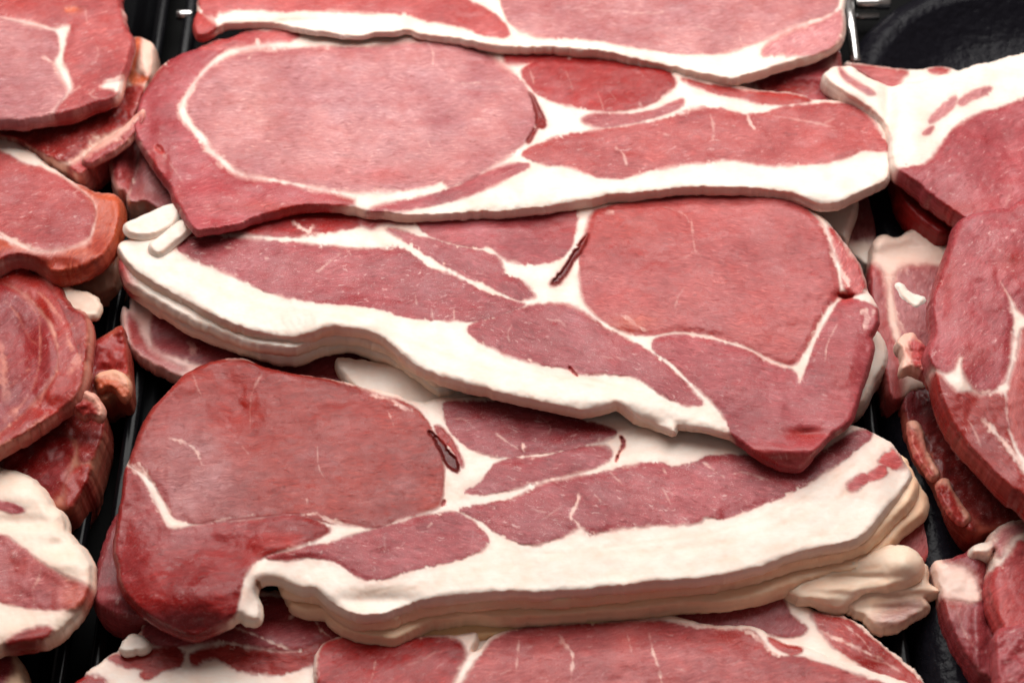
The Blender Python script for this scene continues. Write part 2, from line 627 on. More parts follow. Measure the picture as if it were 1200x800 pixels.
    # tissue of the cut edge: the rim's, evened out along the edge
    sc_, sf_ = colr[bv].astype(np.float64), fatm[bv].astype(np.float64)
    e0, e1 = rank[be[:, 0]], rank[be[:, 1]]
    deg = np.bincount(e0, minlength=len(bv)) + np.bincount(e1, minlength=len(bv)) + 1.0
    for _ in range(14):
        a_, f_ = sc_.copy(), sf_.copy()
        np.add.at(a_, e0, sc_[e1])
        np.add.at(a_, e1, sc_[e0])
        np.add.at(f_, e0, sf_[e1])
        np.add.at(f_, e1, sf_[e0])
        sc_, sf_ = a_ / deg[:, None], f_ / deg
    fb_ = sf_[:, None]
    for k in range(1, K + 1):
        t = k / K
        o_ = bulge * (math.sin(math.pi * min(t * 1.1, 1.0)) ** 0.7) + 0.35 * fbm(arc * 0.2, np.full(len(arc), t * th * 2.2), 4, sd + 60) - 0.9 * max(0, t - 0.75) * 4 * bulge
        p = bp + out * (o_ / 1000.0)[:, None]
        p[:, 2] -= tloc * t / 1000.0
        rows.append(p)
        mt = min(1.0, t * 3.5)
        cb = colr[bv] * (1 - mt) + sc_ * mt
        if ec is not None:  # fat-edge tints carry the warm glow between slices in their colour
            g = min(1, t * 4) * ea * (0.8 + 0.35 * fbm(arc, np.full(len(arc), t * th), 6, sd + 70))[:, None]
            g = g * (fb_ if tissue else 1.0)
            cb = cb * (1 - g) + np.asarray(ec, np.float32) * g
        cb *= (1 + 0.22 * fbm(arc * 0.12, np.full(len(arc), t * th * 3), 2.5, sd + 72))[:, None]
        rcol.append(cb)
        rfat.append(fatm[bv] * (1 - mt) + sf_ * mt)
        rmarb.append(marb[bv] * 0.3)
        rfib.append(np.stack([arc, np.full(len(arc), -t * th), np.full(len(arc), sd * 3.7 + 9)], -1))
    V = np.concatenate(rows)
    A = {'col': np.concatenate(rcol), 'fat': np.concatenate(rfat), 'marb': np.concatenate(rmarb), 'fib': np.concatenate(rfib)}
    nb = len(bv)
    WF = []
    a0, a1 = be[:, 0], be[:, 1]
    r0, r1 = rank[a0], rank[a1]
    prev0, prev1 = a0, a1
    for k in range(K):
        c0, c1 = n + k * nb + r0, n + k * nb + r1
        WF.append(np.stack([prev1, prev0, c0, c1], -1))
        prev0, prev1 = c0, c1
    WF = np.concatenate(WF)
    allF = np.concatenate([F, WF])
    fn = np.cross(V[allF[:, 2]] - V[allF[:, 0]], V[allF[:, 3]] - V[allF[:, 1]])
    N = np.zeros_like(V)
    for k in range(4):
        np.add.at(N, allF[:, k], fn)
    N /= np.linalg.norm(N, axis=1)[:, None] + 1e-12
    # ---- objects
    root = bpy.data.objects.new(name, None)
    root.empty_display_size = 0.02
    COL.objects.link(root)
    ctr = P.mean(0)
    root.location = (float(ctr[0]), float(ctr[1]), float(V[:, 2].min()))
    setp(root, label, cat, group)
    fr = np.full(keep.shape, -9)
    fr[keep] = region[F].max(1)
    lab, sizes = components(fr)
    # specks too small to be a part join the tissue around them
    for _ in range(4):
        small = (sizes[lab] < 60) & keep
        if not small.any():
            break
        for sh, ax in ((1, 0), (-1, 0), (1, 1), (-1, 1)):
            nf_ = np.roll(fr, sh, ax)
            ns = ~np.roll(small, sh, ax) & np.roll(keep, sh, ax)
            pick = small & ns
            fr[pick] = nf_[pick]
            small = small & ~pick
        lab, sizes = components(fr)
    fl, ll = fr[keep], lab[keep]
    for c_ in np.unique(ll):
        sel = ll == c_
        if sel.sum() < 12:
            continue
        i = int(fl[sel][0])
        emit(fat_name if i < 0 else mus[i].name, V, F[sel], N, A, M_FAT if i < 0 else M_LEAN, root)
    emit(edge_name, V, WF, N, A, M_FAT, root)
    return root

# ------------------------------------------------------------------ the counter and its trays
M_BLACK = plain_material('black_plastic', (0.0025, 0.0025, 0.003), 0.30, 0, 0.00010, 700, 0.012)
M_RIM = plain_material('black_plastic_rim', (0.004, 0.004, 0.005), 0.22, 0, 0.00005, 700, 0.12)
M_PEBBLE = plain_material('black_pebbled_plastic', (0.006, 0.0055, 0.008), 0.28, 0, 0.0009, 300, 0.08)
M_SHELF = plain_material('dark_shelf', (0.002, 0.002, 0.002), 0.6, spec=0.05)
M_STEEL = plain_material('brushed_steel', (0.62, 0.61, 0.60), 0.22, 1.0, 0.00005, 500)


def mesh_obj(name, verts, faces, mat, parent=None, loc=(0, 0, 0), smooth=True):
    me = bpy.data.meshes.new(name)
    me.from_pydata([tuple(v) for v in verts], [], faces)
    if smooth:
        me.polygons.foreach_set('use_smooth', [True] * len(me.polygons))
    me.materials.append(mat)
    me.update()
    o = bpy.data.objects.new(name, me)
    COL.objects.link(o)
    o.location = loc
    o.parent = parent
    return o


def round_rect(x0, x1, y0, y1, r, n=12):
    pts = []
    for cx, cy, a0 in ((x1 - r, y1 - r, 0), (x0 + r, y1 - r, 90), (x0 + r, y0 + r, 180), (x1 - r, y0 + r, 270)):
        for k in range(n + 1):
            a = math.radians(a0 + 90 * k / n)
            pts.append((cx + r * math.cos(a), cy + r * math.sin(a)))
    return pts


def tray(label, x0, x1, y0, y1, r, hgt, mat, wide=False):
    root = bpy.data.objects.new('meat_tray', None)
    COL.objects.link(root)
    root.location = ((x0 + x1) / 2, (y0 + y1) / 2, 0)
    setp(root, label, 'tray', 'black trays of the counter')
    cx, cy = root.location[0], root.location[1]

    def ring(inset, z):
        rr = max(r - inset, 0.002)
        return [(px - cx, py - cy, z) for px, py in round_rect(x0 + inset, x1 - inset, y0 + inset, y1 - inset, rr)]
    prof_floor = [(0.030, 0.0042), (0.016, 0.0042)]
    prof_wall = [(0.016, 0.0042), (0.012, 0.0050), (0.009, 0.009), (0.006, hgt - 0.004), (0.0052, hgt - 0.001)]
    prof_rim = [(0.0052, hgt - 0.001), (0.0042, hgt), (0.0022, hgt + 0.0006), (0.0006, hgt), (0.0, hgt - 0.002), (0.001, hgt - 0.006), (0.003, 0.002)]

    if wide:       # a broad rolled rim
        prof_rim = [(0.0, 0.001), (0.0012, 0.008), (0.004, 0.014), (0.0085, 0.0178), (0.0125, 0.0185), (0.016, 0.0170)]
        prof_wall = [(0.016, 0.0170), (0.021, 0.0135), (0.028, 0.0085), (0.036, 0.0055), (0.046, 0.0045)]
        prof_floor = [(0.060, 0.0042), (0.046, 0.0045)]

    def loft(name, prof, mat, cap=False):
        vs, fs = [], []
        for ins, z in prof:
            vs += ring(ins, z)
        m = len(vs) // len(prof)
        for k in range(len(prof) - 1):
            for i in range(m):
                j = (i + 1) % m
                fs.append((k * m + i, k * m + j, (k + 1) * m + j, (k + 1) * m + i))
        if cap:
            fs.append(tuple(range(m)))
        return mesh_obj(name, vs, fs, mat, root)
    loft('tray_floor', prof_floor, mat, True)
    loft('tray_wall', prof_wall, mat)
    loft('rim', prof_rim, mat if wide else M_RIM)
    return root


shelf = mesh_obj('counter_shelf', [(-1.2, -0.7, 0), (1.2, -0.7, 0), (1.2, 0.9, 0), (-1.2, 0.9, 0)], [(0, 1, 2, 3)], M_SHELF)
setp(shelf, kind='structure')

HR = 0.011
xl = [float(at(px, py, HR)[0]) for px, py in ((140, 490), (120, 590))]
xl = sum(xl) / 2
xr = float(at(1036, 492, HR)[0])
yb = float(at(1060, 2, HR)[1])
tray('black plastic tray under the middle column of pork slices', xl + 0.0025, xr - 0.002, -0.30, 0.30, 0.02, HR, M_BLACK)
tray('black plastic tray under the left column of pork slices', xl - 0.30, xl - 0.0045, -0.30, 0.30, 0.02, HR, M_BLACK)
tray('black pebbled tray with rounded corner under the right column of pork slices', xr - 0.001, xr + 0.30, -0.30, yb + 0.012, 0.075, HR, M_PEBBLE, True)


def rod(name, label, p0, p1, rad, mat):
    p0, p1 = np.array(p0, float), np.array(p1, float)
    d = p1 - p0
    L_ = np.linalg.norm(d)
    d /= L_
    a = np.cross(d, (0, 0, 1.0))
    if np.linalg.norm(a) < 1e-3:
        a = np.array((1.0, 0, 0))
    a /= np.linalg.norm(a)
    b = np.cross(d, a)
    vs, fs, n = [], [], 16
    prof = [(0, 0.0), (0.0, 0.75), (0.25 * rad, 1.0), (L_ - 0.25 * rad, 1.0), (L_, 0.75), (L_, 0.0)]
    for t, rr in prof:
        for k in range(n):
            an = 2 * math.pi * k / n
            vs.append(d * t + (a * math.cos(an) + b * math.sin(an)) * rad * rr)
    for j in range(len(prof) - 1):
        for k in range(n):
            m = (k + 1) % n
            fs.append((j * n + k, j * n + m, (j + 1) * n + m, (j + 1) * n + k))
    o = mesh_obj(name, vs, fs, mat, None, tuple(p0))
    setp(o, label, 'rail', 'steel rails of the counter')
    return o


# steel rails of the display rack seen in the gaps at the back
rod('steel_rail', 'short bright steel rail crossing the dark gap at the upper left', at(207, 18, 0.010), at(226, 18, 0.010), 0.0024, M_STEEL)
rod('steel_rail', 'bright steel rail beside the pebbled tray at the top edge', at(1002, 4, 0.012), at(1043, 4, 0.012), 0.0030, M_STEEL)
rod('steel_rail', 'dull steel rail just below the bright one at the upper right', at(1002, 20, 0.006), at(1030, 20, 0.006), 0.0015, M_STEEL)
rod('steel_rail', 'steel bar running front to back beside the top pork slice', at(991, -20, 0.016), at(1003, 74, 0.016), 0.0022, M_STEEL)

MID = 'pork slices of the middle column'
LEFT = 'pork slices of the left column'
RIGHT = 'pork slices of the right column'

# ------------------------------------------------------------------ middle column, from the front to the back
meat('pork_slice', 'lowest pork slice at the bottom edge with streaky red and cream left corner', 'pork slice',
     [(175, 720), (165, 738), (157, 746), (142, 755), (137, 764), (122, 773), (104, 786), (86, 805), (80, 850), (600, 858), (1110, 850), (1086, 803), (1060, 775), (1040, 760), (1015, 738), (1000, 727), (975, 718), (950, 713), (938, 703), (920, 691), (905, 688), (800, 680), (650, 690), (400, 695), (250, 690)],
     (690, 21, 800, 25), th=16, step=1.6, group=MID, rnd=2, jag=2.0, edge=(RED, 0.4),
     mus=[Mu('belly_muscle', [(176, 722), (200, 700), (240, 698), (330, 700), (345, 706), (392, 722), (455, 743), (400, 750), (345, 763), (300, 757), (262, 750), (215, 756), (185, 757), (168, 742)], PURP, 20, 0.5, 1.5),
          Mu('streak_muscle', [(128, 770), (160, 766), (175, 762), (200, 757), (214, 766), (208, 780), (190, 785), (172, 797), (165, 790), (168, 783), (150, 782)], RED, 0, 0.2, 2.0),
          Mu('streak_muscle', [(222, 772), (235, 762), (262, 756), (300, 762), (342, 763), (362, 757), (385, 748), (376, 770), (345, 785), (312, 788), (280, 784), (262, 772), (245, 770), (232, 777)], RED, 0, 0.2, 2.2),
          Mu('streak_muscle', [(80, 805), (95, 794), (110, 792), (125, 800), (120, 850), (80, 850)], DEEP, 0, 0.2, 2.0),
          Mu('cap_muscle', [(640, 725), (700, 712), (760, 692), (840, 689), (905, 691), (916, 700), (926, 720), (945, 736), (930, 746), (900, 741), (880, 735), (830, 733), (740, 726)], PURP * 0.9, 60, 0.4, 1.2),
          Mu('rim_muscle', [(953, 717), (975, 721), (1000, 731), (1030, 756), (1068, 790), (1082, 808), (1050, 800), (1015, 782), (985, 762), (968, 748), (957, 730)], RED, -35, 0.9, 1.5)],
     veins=[([(268, 732), (290, 740), (320, 753), (345, 763)], 3.5, 0.9), ([(336, 727), (345, 720), (360, 712), (366, 714), (374, 735), (390, 748)], 4, 0.9), ([(400, 738), (420, 742), (430, 750)], 7, 0.8), ([(985, 728), (1010, 748), (1022, 765)], 2, 0.7), ([(960, 738), (990, 752), (1040, 775)], 4, 0.8), ([(1010, 768), (1040, 778), (1060, 790)], 2, 0.6)],
     bumps=[(1000, 760, 50, 30, 2), (300, 750, 60, 20, 2), (190, 740, 40, 20, 2)], tints=[(310, 700, 80, 20, DEEP, 0.5)])

meat('fat_chip', 'small white chip of fat on the streaky bottom slice below the deep red end', 'fat piece',
     [(142, 757), (150, 745), (160, 743), (174, 752), (175, 757), (165, 762), (160, 762), (152, 765), (144, 763)],
     (740, 27, 770, 27.5), th=3, step=1.5, rnd=0.9, jag=2.0)

meat('pork_slice', 'front pork slice cut by the bottom edge with large veined pink eye', 'pork slice',
     [(372, 805), (369, 780), (373, 762), (382, 751), (405, 745), (450, 743), (500, 744), (535, 744), (557, 741), (558, 750), (552, 764), (562, 760), (572, 749), (585, 741), (610, 734), (640, 731), (680, 728), (720, 727), (750, 724), (790, 722), (830, 731), (880, 733), (898, 742), (918, 752), (935, 756), (960, 764), (1000, 778), (1040, 792), (1070, 806), (1095, 850), (700, 858), (365, 850)],
     (725, 25.5, 800, 31), th=9, step=1.5, group=MID, rnd=1.6, jag=1.0,
     mus=[Mu('cap_muscle', [(372, 800), (373, 775), (380, 756), (400, 748), (450, 746), (500, 747), (534, 749), (546, 765), (536, 785), (524, 812), (500, 850), (370, 850)], DEEP * 1.15, 30, 0.3, 1.2),
          Mu('eye_muscle', [(534, 815), (552, 785), (566, 765), (580, 748), (610, 737), (650, 733), (720, 730), (760, 728), (800, 731), (830, 735), (875, 738), (890, 748), (900, 760), (912, 768), (935, 770), (962, 777), (1000, 790), (1040, 803), (1062, 830), (1070, 855), (520, 855)], PINK * 0.97, 12, 0.35, 1.2),
          Mu('rim_muscle', [(900, 747), (918, 755), (940, 760), (930, 766), (912, 760)], RED, 0, 0.2, 0.8)],
     veins=[([(608, 748), (607, 765), (604, 790)], 3.0, 0.75), ([(655, 742), (660, 752), (671, 767), (668, 800)], 4, 0.8), ([(735, 742), (741, 766)], 2.4, 0.7), ([(760, 740), (766, 765), (773, 785), (776, 805)], 3.4, 0.8), ([(780, 726), (820, 734), (860, 735), (890, 748), (905, 762), (915, 770)], 5, 0.85), ([(790, 782), (805, 786)], 2, 0.4), ([(440, 772), (437, 790), (430, 805)], 1.8, 0.4), ([(515, 760), (490, 775), (470, 780)], 2, 0.35), ([(585, 790), (600, 783)], 2, 0.4)],
     tints=[(855, 750, 45, 10, RED, 0.7), (420, 750, 30, 6, RED * 1.2, 0.5)], bumps=[(720, 770, 160, 30, 1.5)])

meat('pork_slice', 'cream fat edge of the lowest slice under the middle of the broad white rind', 'pork slice',
     [(380, 715), (420, 735), (445, 742), (480, 748), (560, 748), (640, 742), (700, 734), (720, 726), (700, 690), (400, 690)],
     (690, 24, 750, 26), th=8, step=2.5, group=MID, base=CREAM * np.array([0.9, 0.88, 0.72]), edge=(CREAM * 0.8, 0.6))

meat('pork_slice', 'dark red slice end poking out at the left under the deep red slice end', 'pork slice',
     [(200, 560), (150, 585), (137, 602), (126, 625), (115, 660), (108, 690), (112, 706), (126, 718), (146, 723), (172, 722), (200, 715), (240, 690), (260, 600)],
     (600, 24, 720, 28), th=22, step=2, group=MID, rnd=3.5, edge=(RED * 0.8, 0.8),
     mus=[Mu('cap_muscle', [(215, 545), (147, 580), (132, 602), (120, 625), (108, 660), (102, 690), (105, 712), (126, 726), (146, 730), (182, 730), (220, 725), (270, 690), (280, 580)], PURP * 0.8, 80, 0.7, 1)],
     bumps=[(140, 700, 30, 12, 2.5)])

meat('pork_slice', 'pink slice end showing behind the cream rind at its right end', 'pork slice',
     [(1040, 575), (1074, 580), (1088, 588), (1097, 604), (1098, 624), (1090, 652), (1078, 662), (1055, 650), (1040, 620)],
     (580, 18, 650, 18), th=16, step=2, group=MID, rnd=3,
     mus=[Mu('rim_muscle', [(1030, 570), (1074, 574), (1092, 584), (1103, 604), (1104, 624), (1094, 660), (1078, 670), (1045, 655), (1030, 620)], PINK, 70, 0.3, 1)])

meat('fat_flap', 'lower ragged fat flap hanging from the right end of the broad rind', 'fat piece',
     [(985, 706), (1010, 692), (1045, 676), (1080, 660), (1086, 668), (1088, 682), (1107, 693), (1092, 697), (1083, 700), (1086, 711), (1070, 723), (1045, 736), (1026, 736), (1018, 724), (1000, 714)],
     (660, 24, 736, 21), th=5, step=1.5, rnd=2.2, base=FAT * np.array([0.96, 0.86, 0.76]), jag=1.8, lump=1.2, lumps=30, rag=2, edge=(CREAM, 0.6), wavy=0.5,
     bumps=[(1050, 712, 40, 5, -1.5), (1070, 690, 26, 5, 1.5), (1040, 728, 20, 5, 1.2)], lines=[([(1010, 706), (1050, 700), (1090, 690)], 3, 0.8), ([(1025, 726), (1055, 714), (1080, 708)], 3, 0.7)],
     mus=[Mu('streak_muscle', [(1028, 724), (1050, 712), (1078, 706), (1070, 718), (1045, 732)], PINK * 0.5 + FAT * 0.35, 0, 0.3, 2, 6)])
meat('fat_flap', 'upper smooth cream fat fold below the right end of the broad rind', 'fat piece',
     [(920, 690), (950, 672), (1000, 655), (1035, 640), (1050, 638), (1070, 642), (1080, 654), (1080, 668), (1070, 678), (1045, 688), (1015, 694), (1000, 704), (985, 712), (972, 712), (955, 704), (935, 703)],
     (640, 31, 712, 26), th=5, step=1.5, rnd=3.2, base=FAT * np.array([0.97, 0.88, 0.77]), jag=1.2, lump=0.9, lumps=40, rag=2, edge=(CREAM, 0.6), wavy=0.5,
     bumps=[(1060, 660, 20, 16, 3.5), (985, 690, 30, 6, 1.8), (1005, 676, 40, 4, -1.2), (965, 700, 26, 5, 1.2)], lines=[([(940, 688), (990, 672), (1030, 664)], 3, 0.8), ([(960, 700), (1000, 688), (1040, 680)], 2.5, 0.8)])

D_LOW = [(330, 688), (345, 696), (370, 700), (384, 710), (402, 724), (424, 731), (446, 730), (470, 724), (500, 714), (550, 708), (600, 705), (650, 705), (700, 701), (750, 696), (800, 690), (850, 686), (902, 673), (933, 662), (963, 655), (993, 650), (1018, 640), (1036, 622), (1054, 602), (1070, 584), (1076, 570), (1070, 554), (1040, 530), (900, 560), (600, 620), (350, 650)]
meat('pork_slice', 'third slice down under the broad rind, the lowest tan line of that stack', 'pork slice',
     lower(D_LOW, 9, 19, 11, 3.5), (420, 19, 745, 32), th=7, step=2.2, group=MID, base=CREAM * 1.1, edge=(FAT * np.array([0.95, 0.80, 0.65]), 0.8), rnd=2.4, bulge=0.9, wavy=0.1, lump=0.4)
meat('pork_slice', 'second slice under the broad rind, seen only as a tan fat edge', 'pork slice',
     D_LOW, (420, 24.8, 745, 37.8), th=5.2, step=2.2, group=MID, base=CREAM * 1.1, edge=(FAT * np.array([0.97, 0.84, 0.70]), 0.8), rnd=2.4, bulge=0.9, wavy=0.1, lump=0.4)

meat('pork_slice', 'large pork slice with deep red eye, deep red folded left end and broad white rind', 'pork slice',
     [(262, 420), (240, 426), (228, 432), (214, 441), (199, 456), (184, 472), (170, 492), (160, 516), (152, 538), (147, 550), (143, 578), (138, 608), (135, 638), (137, 662), (145, 690), (160, 710), (180, 725), (202, 736), (224, 743), (240, 741), (256, 734), (270, 727), (280, 722), (288, 726), (298, 727), (305, 721), (304, 708), (300, 694), (305, 682), (318, 677), (335, 683), (352, 690), (368, 691), (382, 702), (400, 714), (422, 721), (446, 720), (470, 714), (500, 704), (550, 698), (600, 695), (650, 695), (700, 691), (750, 685), (800, 680), (850, 675), (900, 662), (930, 651), (960, 643), (990, 638), (1012, 628), (1028, 610), (1044, 592), (1060, 574), (1067, 558), (1062, 545), (1052, 530), (1040, 516), (1020, 504), (1000, 499), (900, 492), (800, 486), (720, 470), (600, 462), (520, 466), (490, 470), (440, 456), (420, 451), (380, 443), (340, 437), (310, 429), (290, 421)],
     (420, 30.5, 745, 43.5), th=5.4, step=1.25, group=MID, rnd=2.4, bulge=0.9, jag=0.8, lump=0.6, wavy=0.5, edge=(FAT * np.array([0.98, 0.86, 0.74]), 0.8),
     mus=[Mu('eye_muscle', [(158, 522), (170, 492), (188, 467), (212, 444), (238, 428), (265, 422), (300, 427), (345, 439), (400, 449), (440, 464), (470, 472), (490, 484), (503, 503), (513, 520), (518, 545), (517, 575), (513, 591), (495, 598), (465, 607), (440, 616), (405, 611), (380, 610), (345, 601), (310, 604), (280, 608), (240, 612), (208, 606), (197, 590), (180, 562), (165, 550), (154, 543)], RED * np.array([0.80, 0.85, 0.75]), 4, 0.2, 0.9, 1.6, 0.8, 3.0),
          Mu('cap_muscle', [(144, 550), (158, 554), (170, 572), (183, 596), (194, 618), (206, 621), (225, 618), (250, 613), (280, 611), (320, 606), (350, 604), (372, 611), (386, 620), (375, 628), (350, 637), (325, 645), (306, 652), (294, 661), (284, 675), (278, 700), (272, 722), (240, 742), (222, 746), (190, 732), (156, 712), (140, 688), (131, 655), (133, 620), (138, 580)], DEEP, 10, 0.3, 1.0, 1.8, 0.9, 2.5),
          Mu('streak_muscle', [(312, 652), (345, 645), (380, 637), (420, 627), (460, 615), (490, 607), (515, 602), (535, 601), (555, 612), (569, 628), (570, 637), (555, 648), (520, 659), (480, 668), (450, 677), (430, 679), (415, 673), (405, 665), (385, 655), (360, 652), (335, 656)], PURP, -12, 0.7, 1.2, 1.2, 0.6),
          Mu('belly_muscle', [(540, 597), (570, 591), (600, 585), (620, 575), (640, 566), (680, 558), (700, 556), (722, 549), (742, 545), (770, 541), (788, 547), (820, 541), (832, 535), (870, 534), (910, 540), (945, 542), (975, 522), (1000, 506), (1022, 508), (1003, 526), (985, 540), (955, 560), (920, 580), (890, 591), (850, 607), (826, 604), (820, 610), (800, 613), (760, 615), (732, 618), (705, 623), (690, 625), (681, 617), (660, 628), (640, 634), (620, 637), (600, 632), (582, 622), (566, 610), (550, 602)], PURP, -18, 0.9, 1.4, 1.2, 0.6),
          Mu('streak_muscle', [(545, 577), (560, 568), (572, 555), (580, 545), (600, 538), (640, 535), (680, 524), (708, 523), (717, 532), (710, 540), (690, 550), (660, 557), (630, 563), (600, 573), (570, 578)], PURP * 0.95, -12, 0.5, 1.2, 1.2, 0.5),
          Mu('cap_muscle', [(520, 474), (540, 471), (600, 472), (640, 482), (672, 490), (702, 498), (722, 506), (712, 514), (695, 519), (670, 524), (640, 530), (612, 533), (600, 534), (575, 533), (550, 524), (535, 512), (525, 498)], PURP * 0.9, 5, 0.7, 1.2, 1.2, 0.5),
          Mu('split', [(502, 505), (508, 508), (518, 516), (527, 527), (534, 536), (538, 545), (536, 553), (528, 549), (520, 541), (517, 530), (510, 519)], DARK * 0.5, 60, 0.0, 0.9, 1.0, -3.0),
          Mu('streak_muscle', [(510, 500), (520, 504), (532, 520), (540, 536), (541, 546), (536, 536), (527, 525), (517, 514)], RED * 0.9, 60, 0.1, 1.2, 2.0, -1.0),
          Mu('streak_muscle', [(993, 568), (1003, 560), (1013, 556), (1017, 562), (1006, 572), (997, 575)], PINK * 1.3, 0, 0.2, 1.2, 1.6, 0),
          Mu('streak_muscle', [(1018, 556), (1030, 546), (1040, 547), (1038, 556), (1026, 562), (1018, 562)], PINK * 1.3, 0, 0.2, 1.2, 1.6, 0),
          Mu('streak_muscle', [(1030, 540), (1045, 527), (1053, 534), (1057, 545), (1046, 549), (1036, 544)], PINK * 1.35, 0, 0.2, 1.4, 2, 0)],
     veins=[([(225, 435), (232, 455), (240, 470)], 1.8, 0.3), ([(312, 432), (300, 450), (294, 470), (293, 505)], 2.0, 0.45), ([(372, 522), (373, 545), (380, 560)], 1.6, 0.5), ([(360, 583), (360, 592)], 2.5, 0.5), ([(283, 522), (292, 532)], 1.6, 0.45),
            ([(196, 512), (215, 518), (230, 528), (236, 545)], 3.5, 0.6), ([(432, 462), (455, 468), (470, 475), (486, 484)], 4.5, 0.85), ([(454, 480), (462, 500)], 2, 0.35),
            ([(155, 545), (168, 553), (178, 570), (190, 592), (200, 605)], 9, 0.8), ([(245, 612), (272, 606), (300, 603)], 3, 0.5), ([(352, 603), (370, 602), (385, 608), (405, 614)], 4, 0.8),
            ([(678, 575), (676, 590), (669, 604), (676, 612), (682, 622)], 3.4, 0.8), ([(696, 578), (705, 588)], 2.2, 0.5), ([(714, 552), (722, 560), (730, 568)], 3.0, 0.6), ([(776, 548), (782, 556)], 3, 0.7), ([(823, 541), (838, 552), (850, 560)], 3.0, 0.65), ([(858, 556), (870, 553), (890, 559), (905, 563)], 2, 0.5), ([(781, 572), (790, 580)], 2.5, 0.5), ([(776, 570), (788, 594)], 2, 0.45), ([(620, 596), (640, 600)], 2.5, 0.5),
            ([(580, 507), (595, 518), (608, 526)], 2.2, 0.65), ([(612, 518), (614, 530)], 4, 0.8), ([(507, 612), (500, 618)], 2, 0.5), ([(540, 600), (555, 610), (566, 618)], 3, 0.8), ([(530, 490), (545, 492), (560, 505)], 1.6, 0.3), ([(630, 485), (645, 500), (640, 510)], 1.6, 0.3), ([(450, 627), (452, 645)], 1.5, 0.35), ([(660, 592), (632, 610)], 1.5, 0.3)],
     tints=[(278, 470, 44, 42, RED * np.array([0.95, 0.65, 0.5]), 0.8), (225, 565, 52, 52, PALE * 0.85, 0.9), (200, 480, 30, 40, PINK, 0.35), (330, 640, 46, 22, RED * np.array([1.1, 0.8, 0.7]), 0.7), (345, 617, 40, 10, DARK, 0.5), (180, 580, 16, 20, PURP * 1.1, 0.5), (225, 630, 40, 10, PURP * 1.1, 0.4), (420, 490, 70, 30, RED * np.array([0.95, 0.7, 0.5]), 0.7), (225, 728, 60, 8, PURP, 0.6)],
     bumps=[(230, 690, 70, 30, 4.0), (230, 740, 80, 16, -5), (140, 660, 22, 60, -4), (330, 640, 40, 14, 2.0), (262, 640, 26, 14, -1.5), (270, 472, 34, 38, -3.0), (215, 450, 30, 14, 2.2), (335, 700, 26, 16, -2.5), (300, 668, 16, 14, 2.0), (440, 705, 60, 12, -3.0), (300, 706, 10, 16, -2.0), (200, 615, 12, 10, 1.2), (960, 560, 60, 40, 1.5), (1060, 560, 24, 40, -3)],
     lines=[([(420, 690), (480, 690), (560, 668), (660, 652), (760, 645), (860, 632), (950, 600), (1020, 560)], 4, 0.5), ([(560, 640), (640, 648), (720, 640), (840, 622), (930, 590), (1000, 545)], 2.5, 0.45), ([(410, 690), (430, 695), (460, 688)], 2, 0.6), ([(470, 690), (600, 680), (760, 668), (900, 645), (1010, 605)], 5, 0.35)],
     pits=[([(728, 512), (731, 521), (726, 530), (722, 540)], 2.6, 1.2, PINK * 0.8), ([(521, 587), (518, 592)], 3.0, 0.8, PINK * 0.8), ([(302, 682), (306, 692), (310, 702)], 3.5, 3, CREAM * 0.7)])

meat('pork_slice', 'strip of cream fat under the pale rind, above the deep red eye', 'pork slice',
     [(395, 420), (440, 424), (520, 436), (600, 452), (680, 466), (740, 476), (720, 486), (640, 486), (560, 480), (500, 482), (450, 470), (412, 452)],
     (430, 28, 485, 28.5), th=7, step=2.2, group=MID, base=FAT * 0.97, rnd=2, edge=(CREAM, 0.5))

meat('pork_slice', 'purplish slice corner with pale rim under the left end of the pale rind', 'pork slice',
     [(144, 358), (152, 362), (160, 340), (230, 345), (340, 380), (440, 405), (470, 440), (440, 456), (380, 452), (300, 445), (260, 450), (215, 443), (196, 436), (174, 424), (156, 411), (147, 396), (143, 376)],
     (360, 19, 450, 21.5), th=7, step=1.6, group=MID, rnd=2.0, edge=(ORNG * 0.7, 0.7), base=FAT * np.array([0.86, 0.7, 0.72]),
     mus=[Mu('belly_muscle', [(190, 352), (230, 350), (340, 385), (440, 412), (460, 440), (380, 446), (300, 440), (262, 436), (235, 425), (205, 417), (185, 410), (178, 392), (180, 370)], PURP * 0.8, 30, 0.3, 1.2, 3),
          Mu('rim_muscle', [(150, 372), (158, 376), (166, 395), (178, 412), (200, 424), (215, 432), (195, 432), (172, 418), (155, 402)], PINK * 0.9, 40, 0.3, 1.2, 4)],
     veins=[([(220, 400), (228, 415)], 8, 0.5)], bumps=[(148, 390, 10, 40, 2.5), (200, 395, 30, 14, -2.0)])

meat('fat_end', 'pale fat end showing beside the right edge of the slice with the big pink eye', 'fat piece',
     [(1005, 385), (1024, 386), (1034, 394), (1040, 412), (1036, 431), (1025, 446), (1013, 470), (1000, 470), (995, 420)],
     (390, 28, 470, 27), th=14, step=1.8, rnd=3, base=FAT * 0.97)

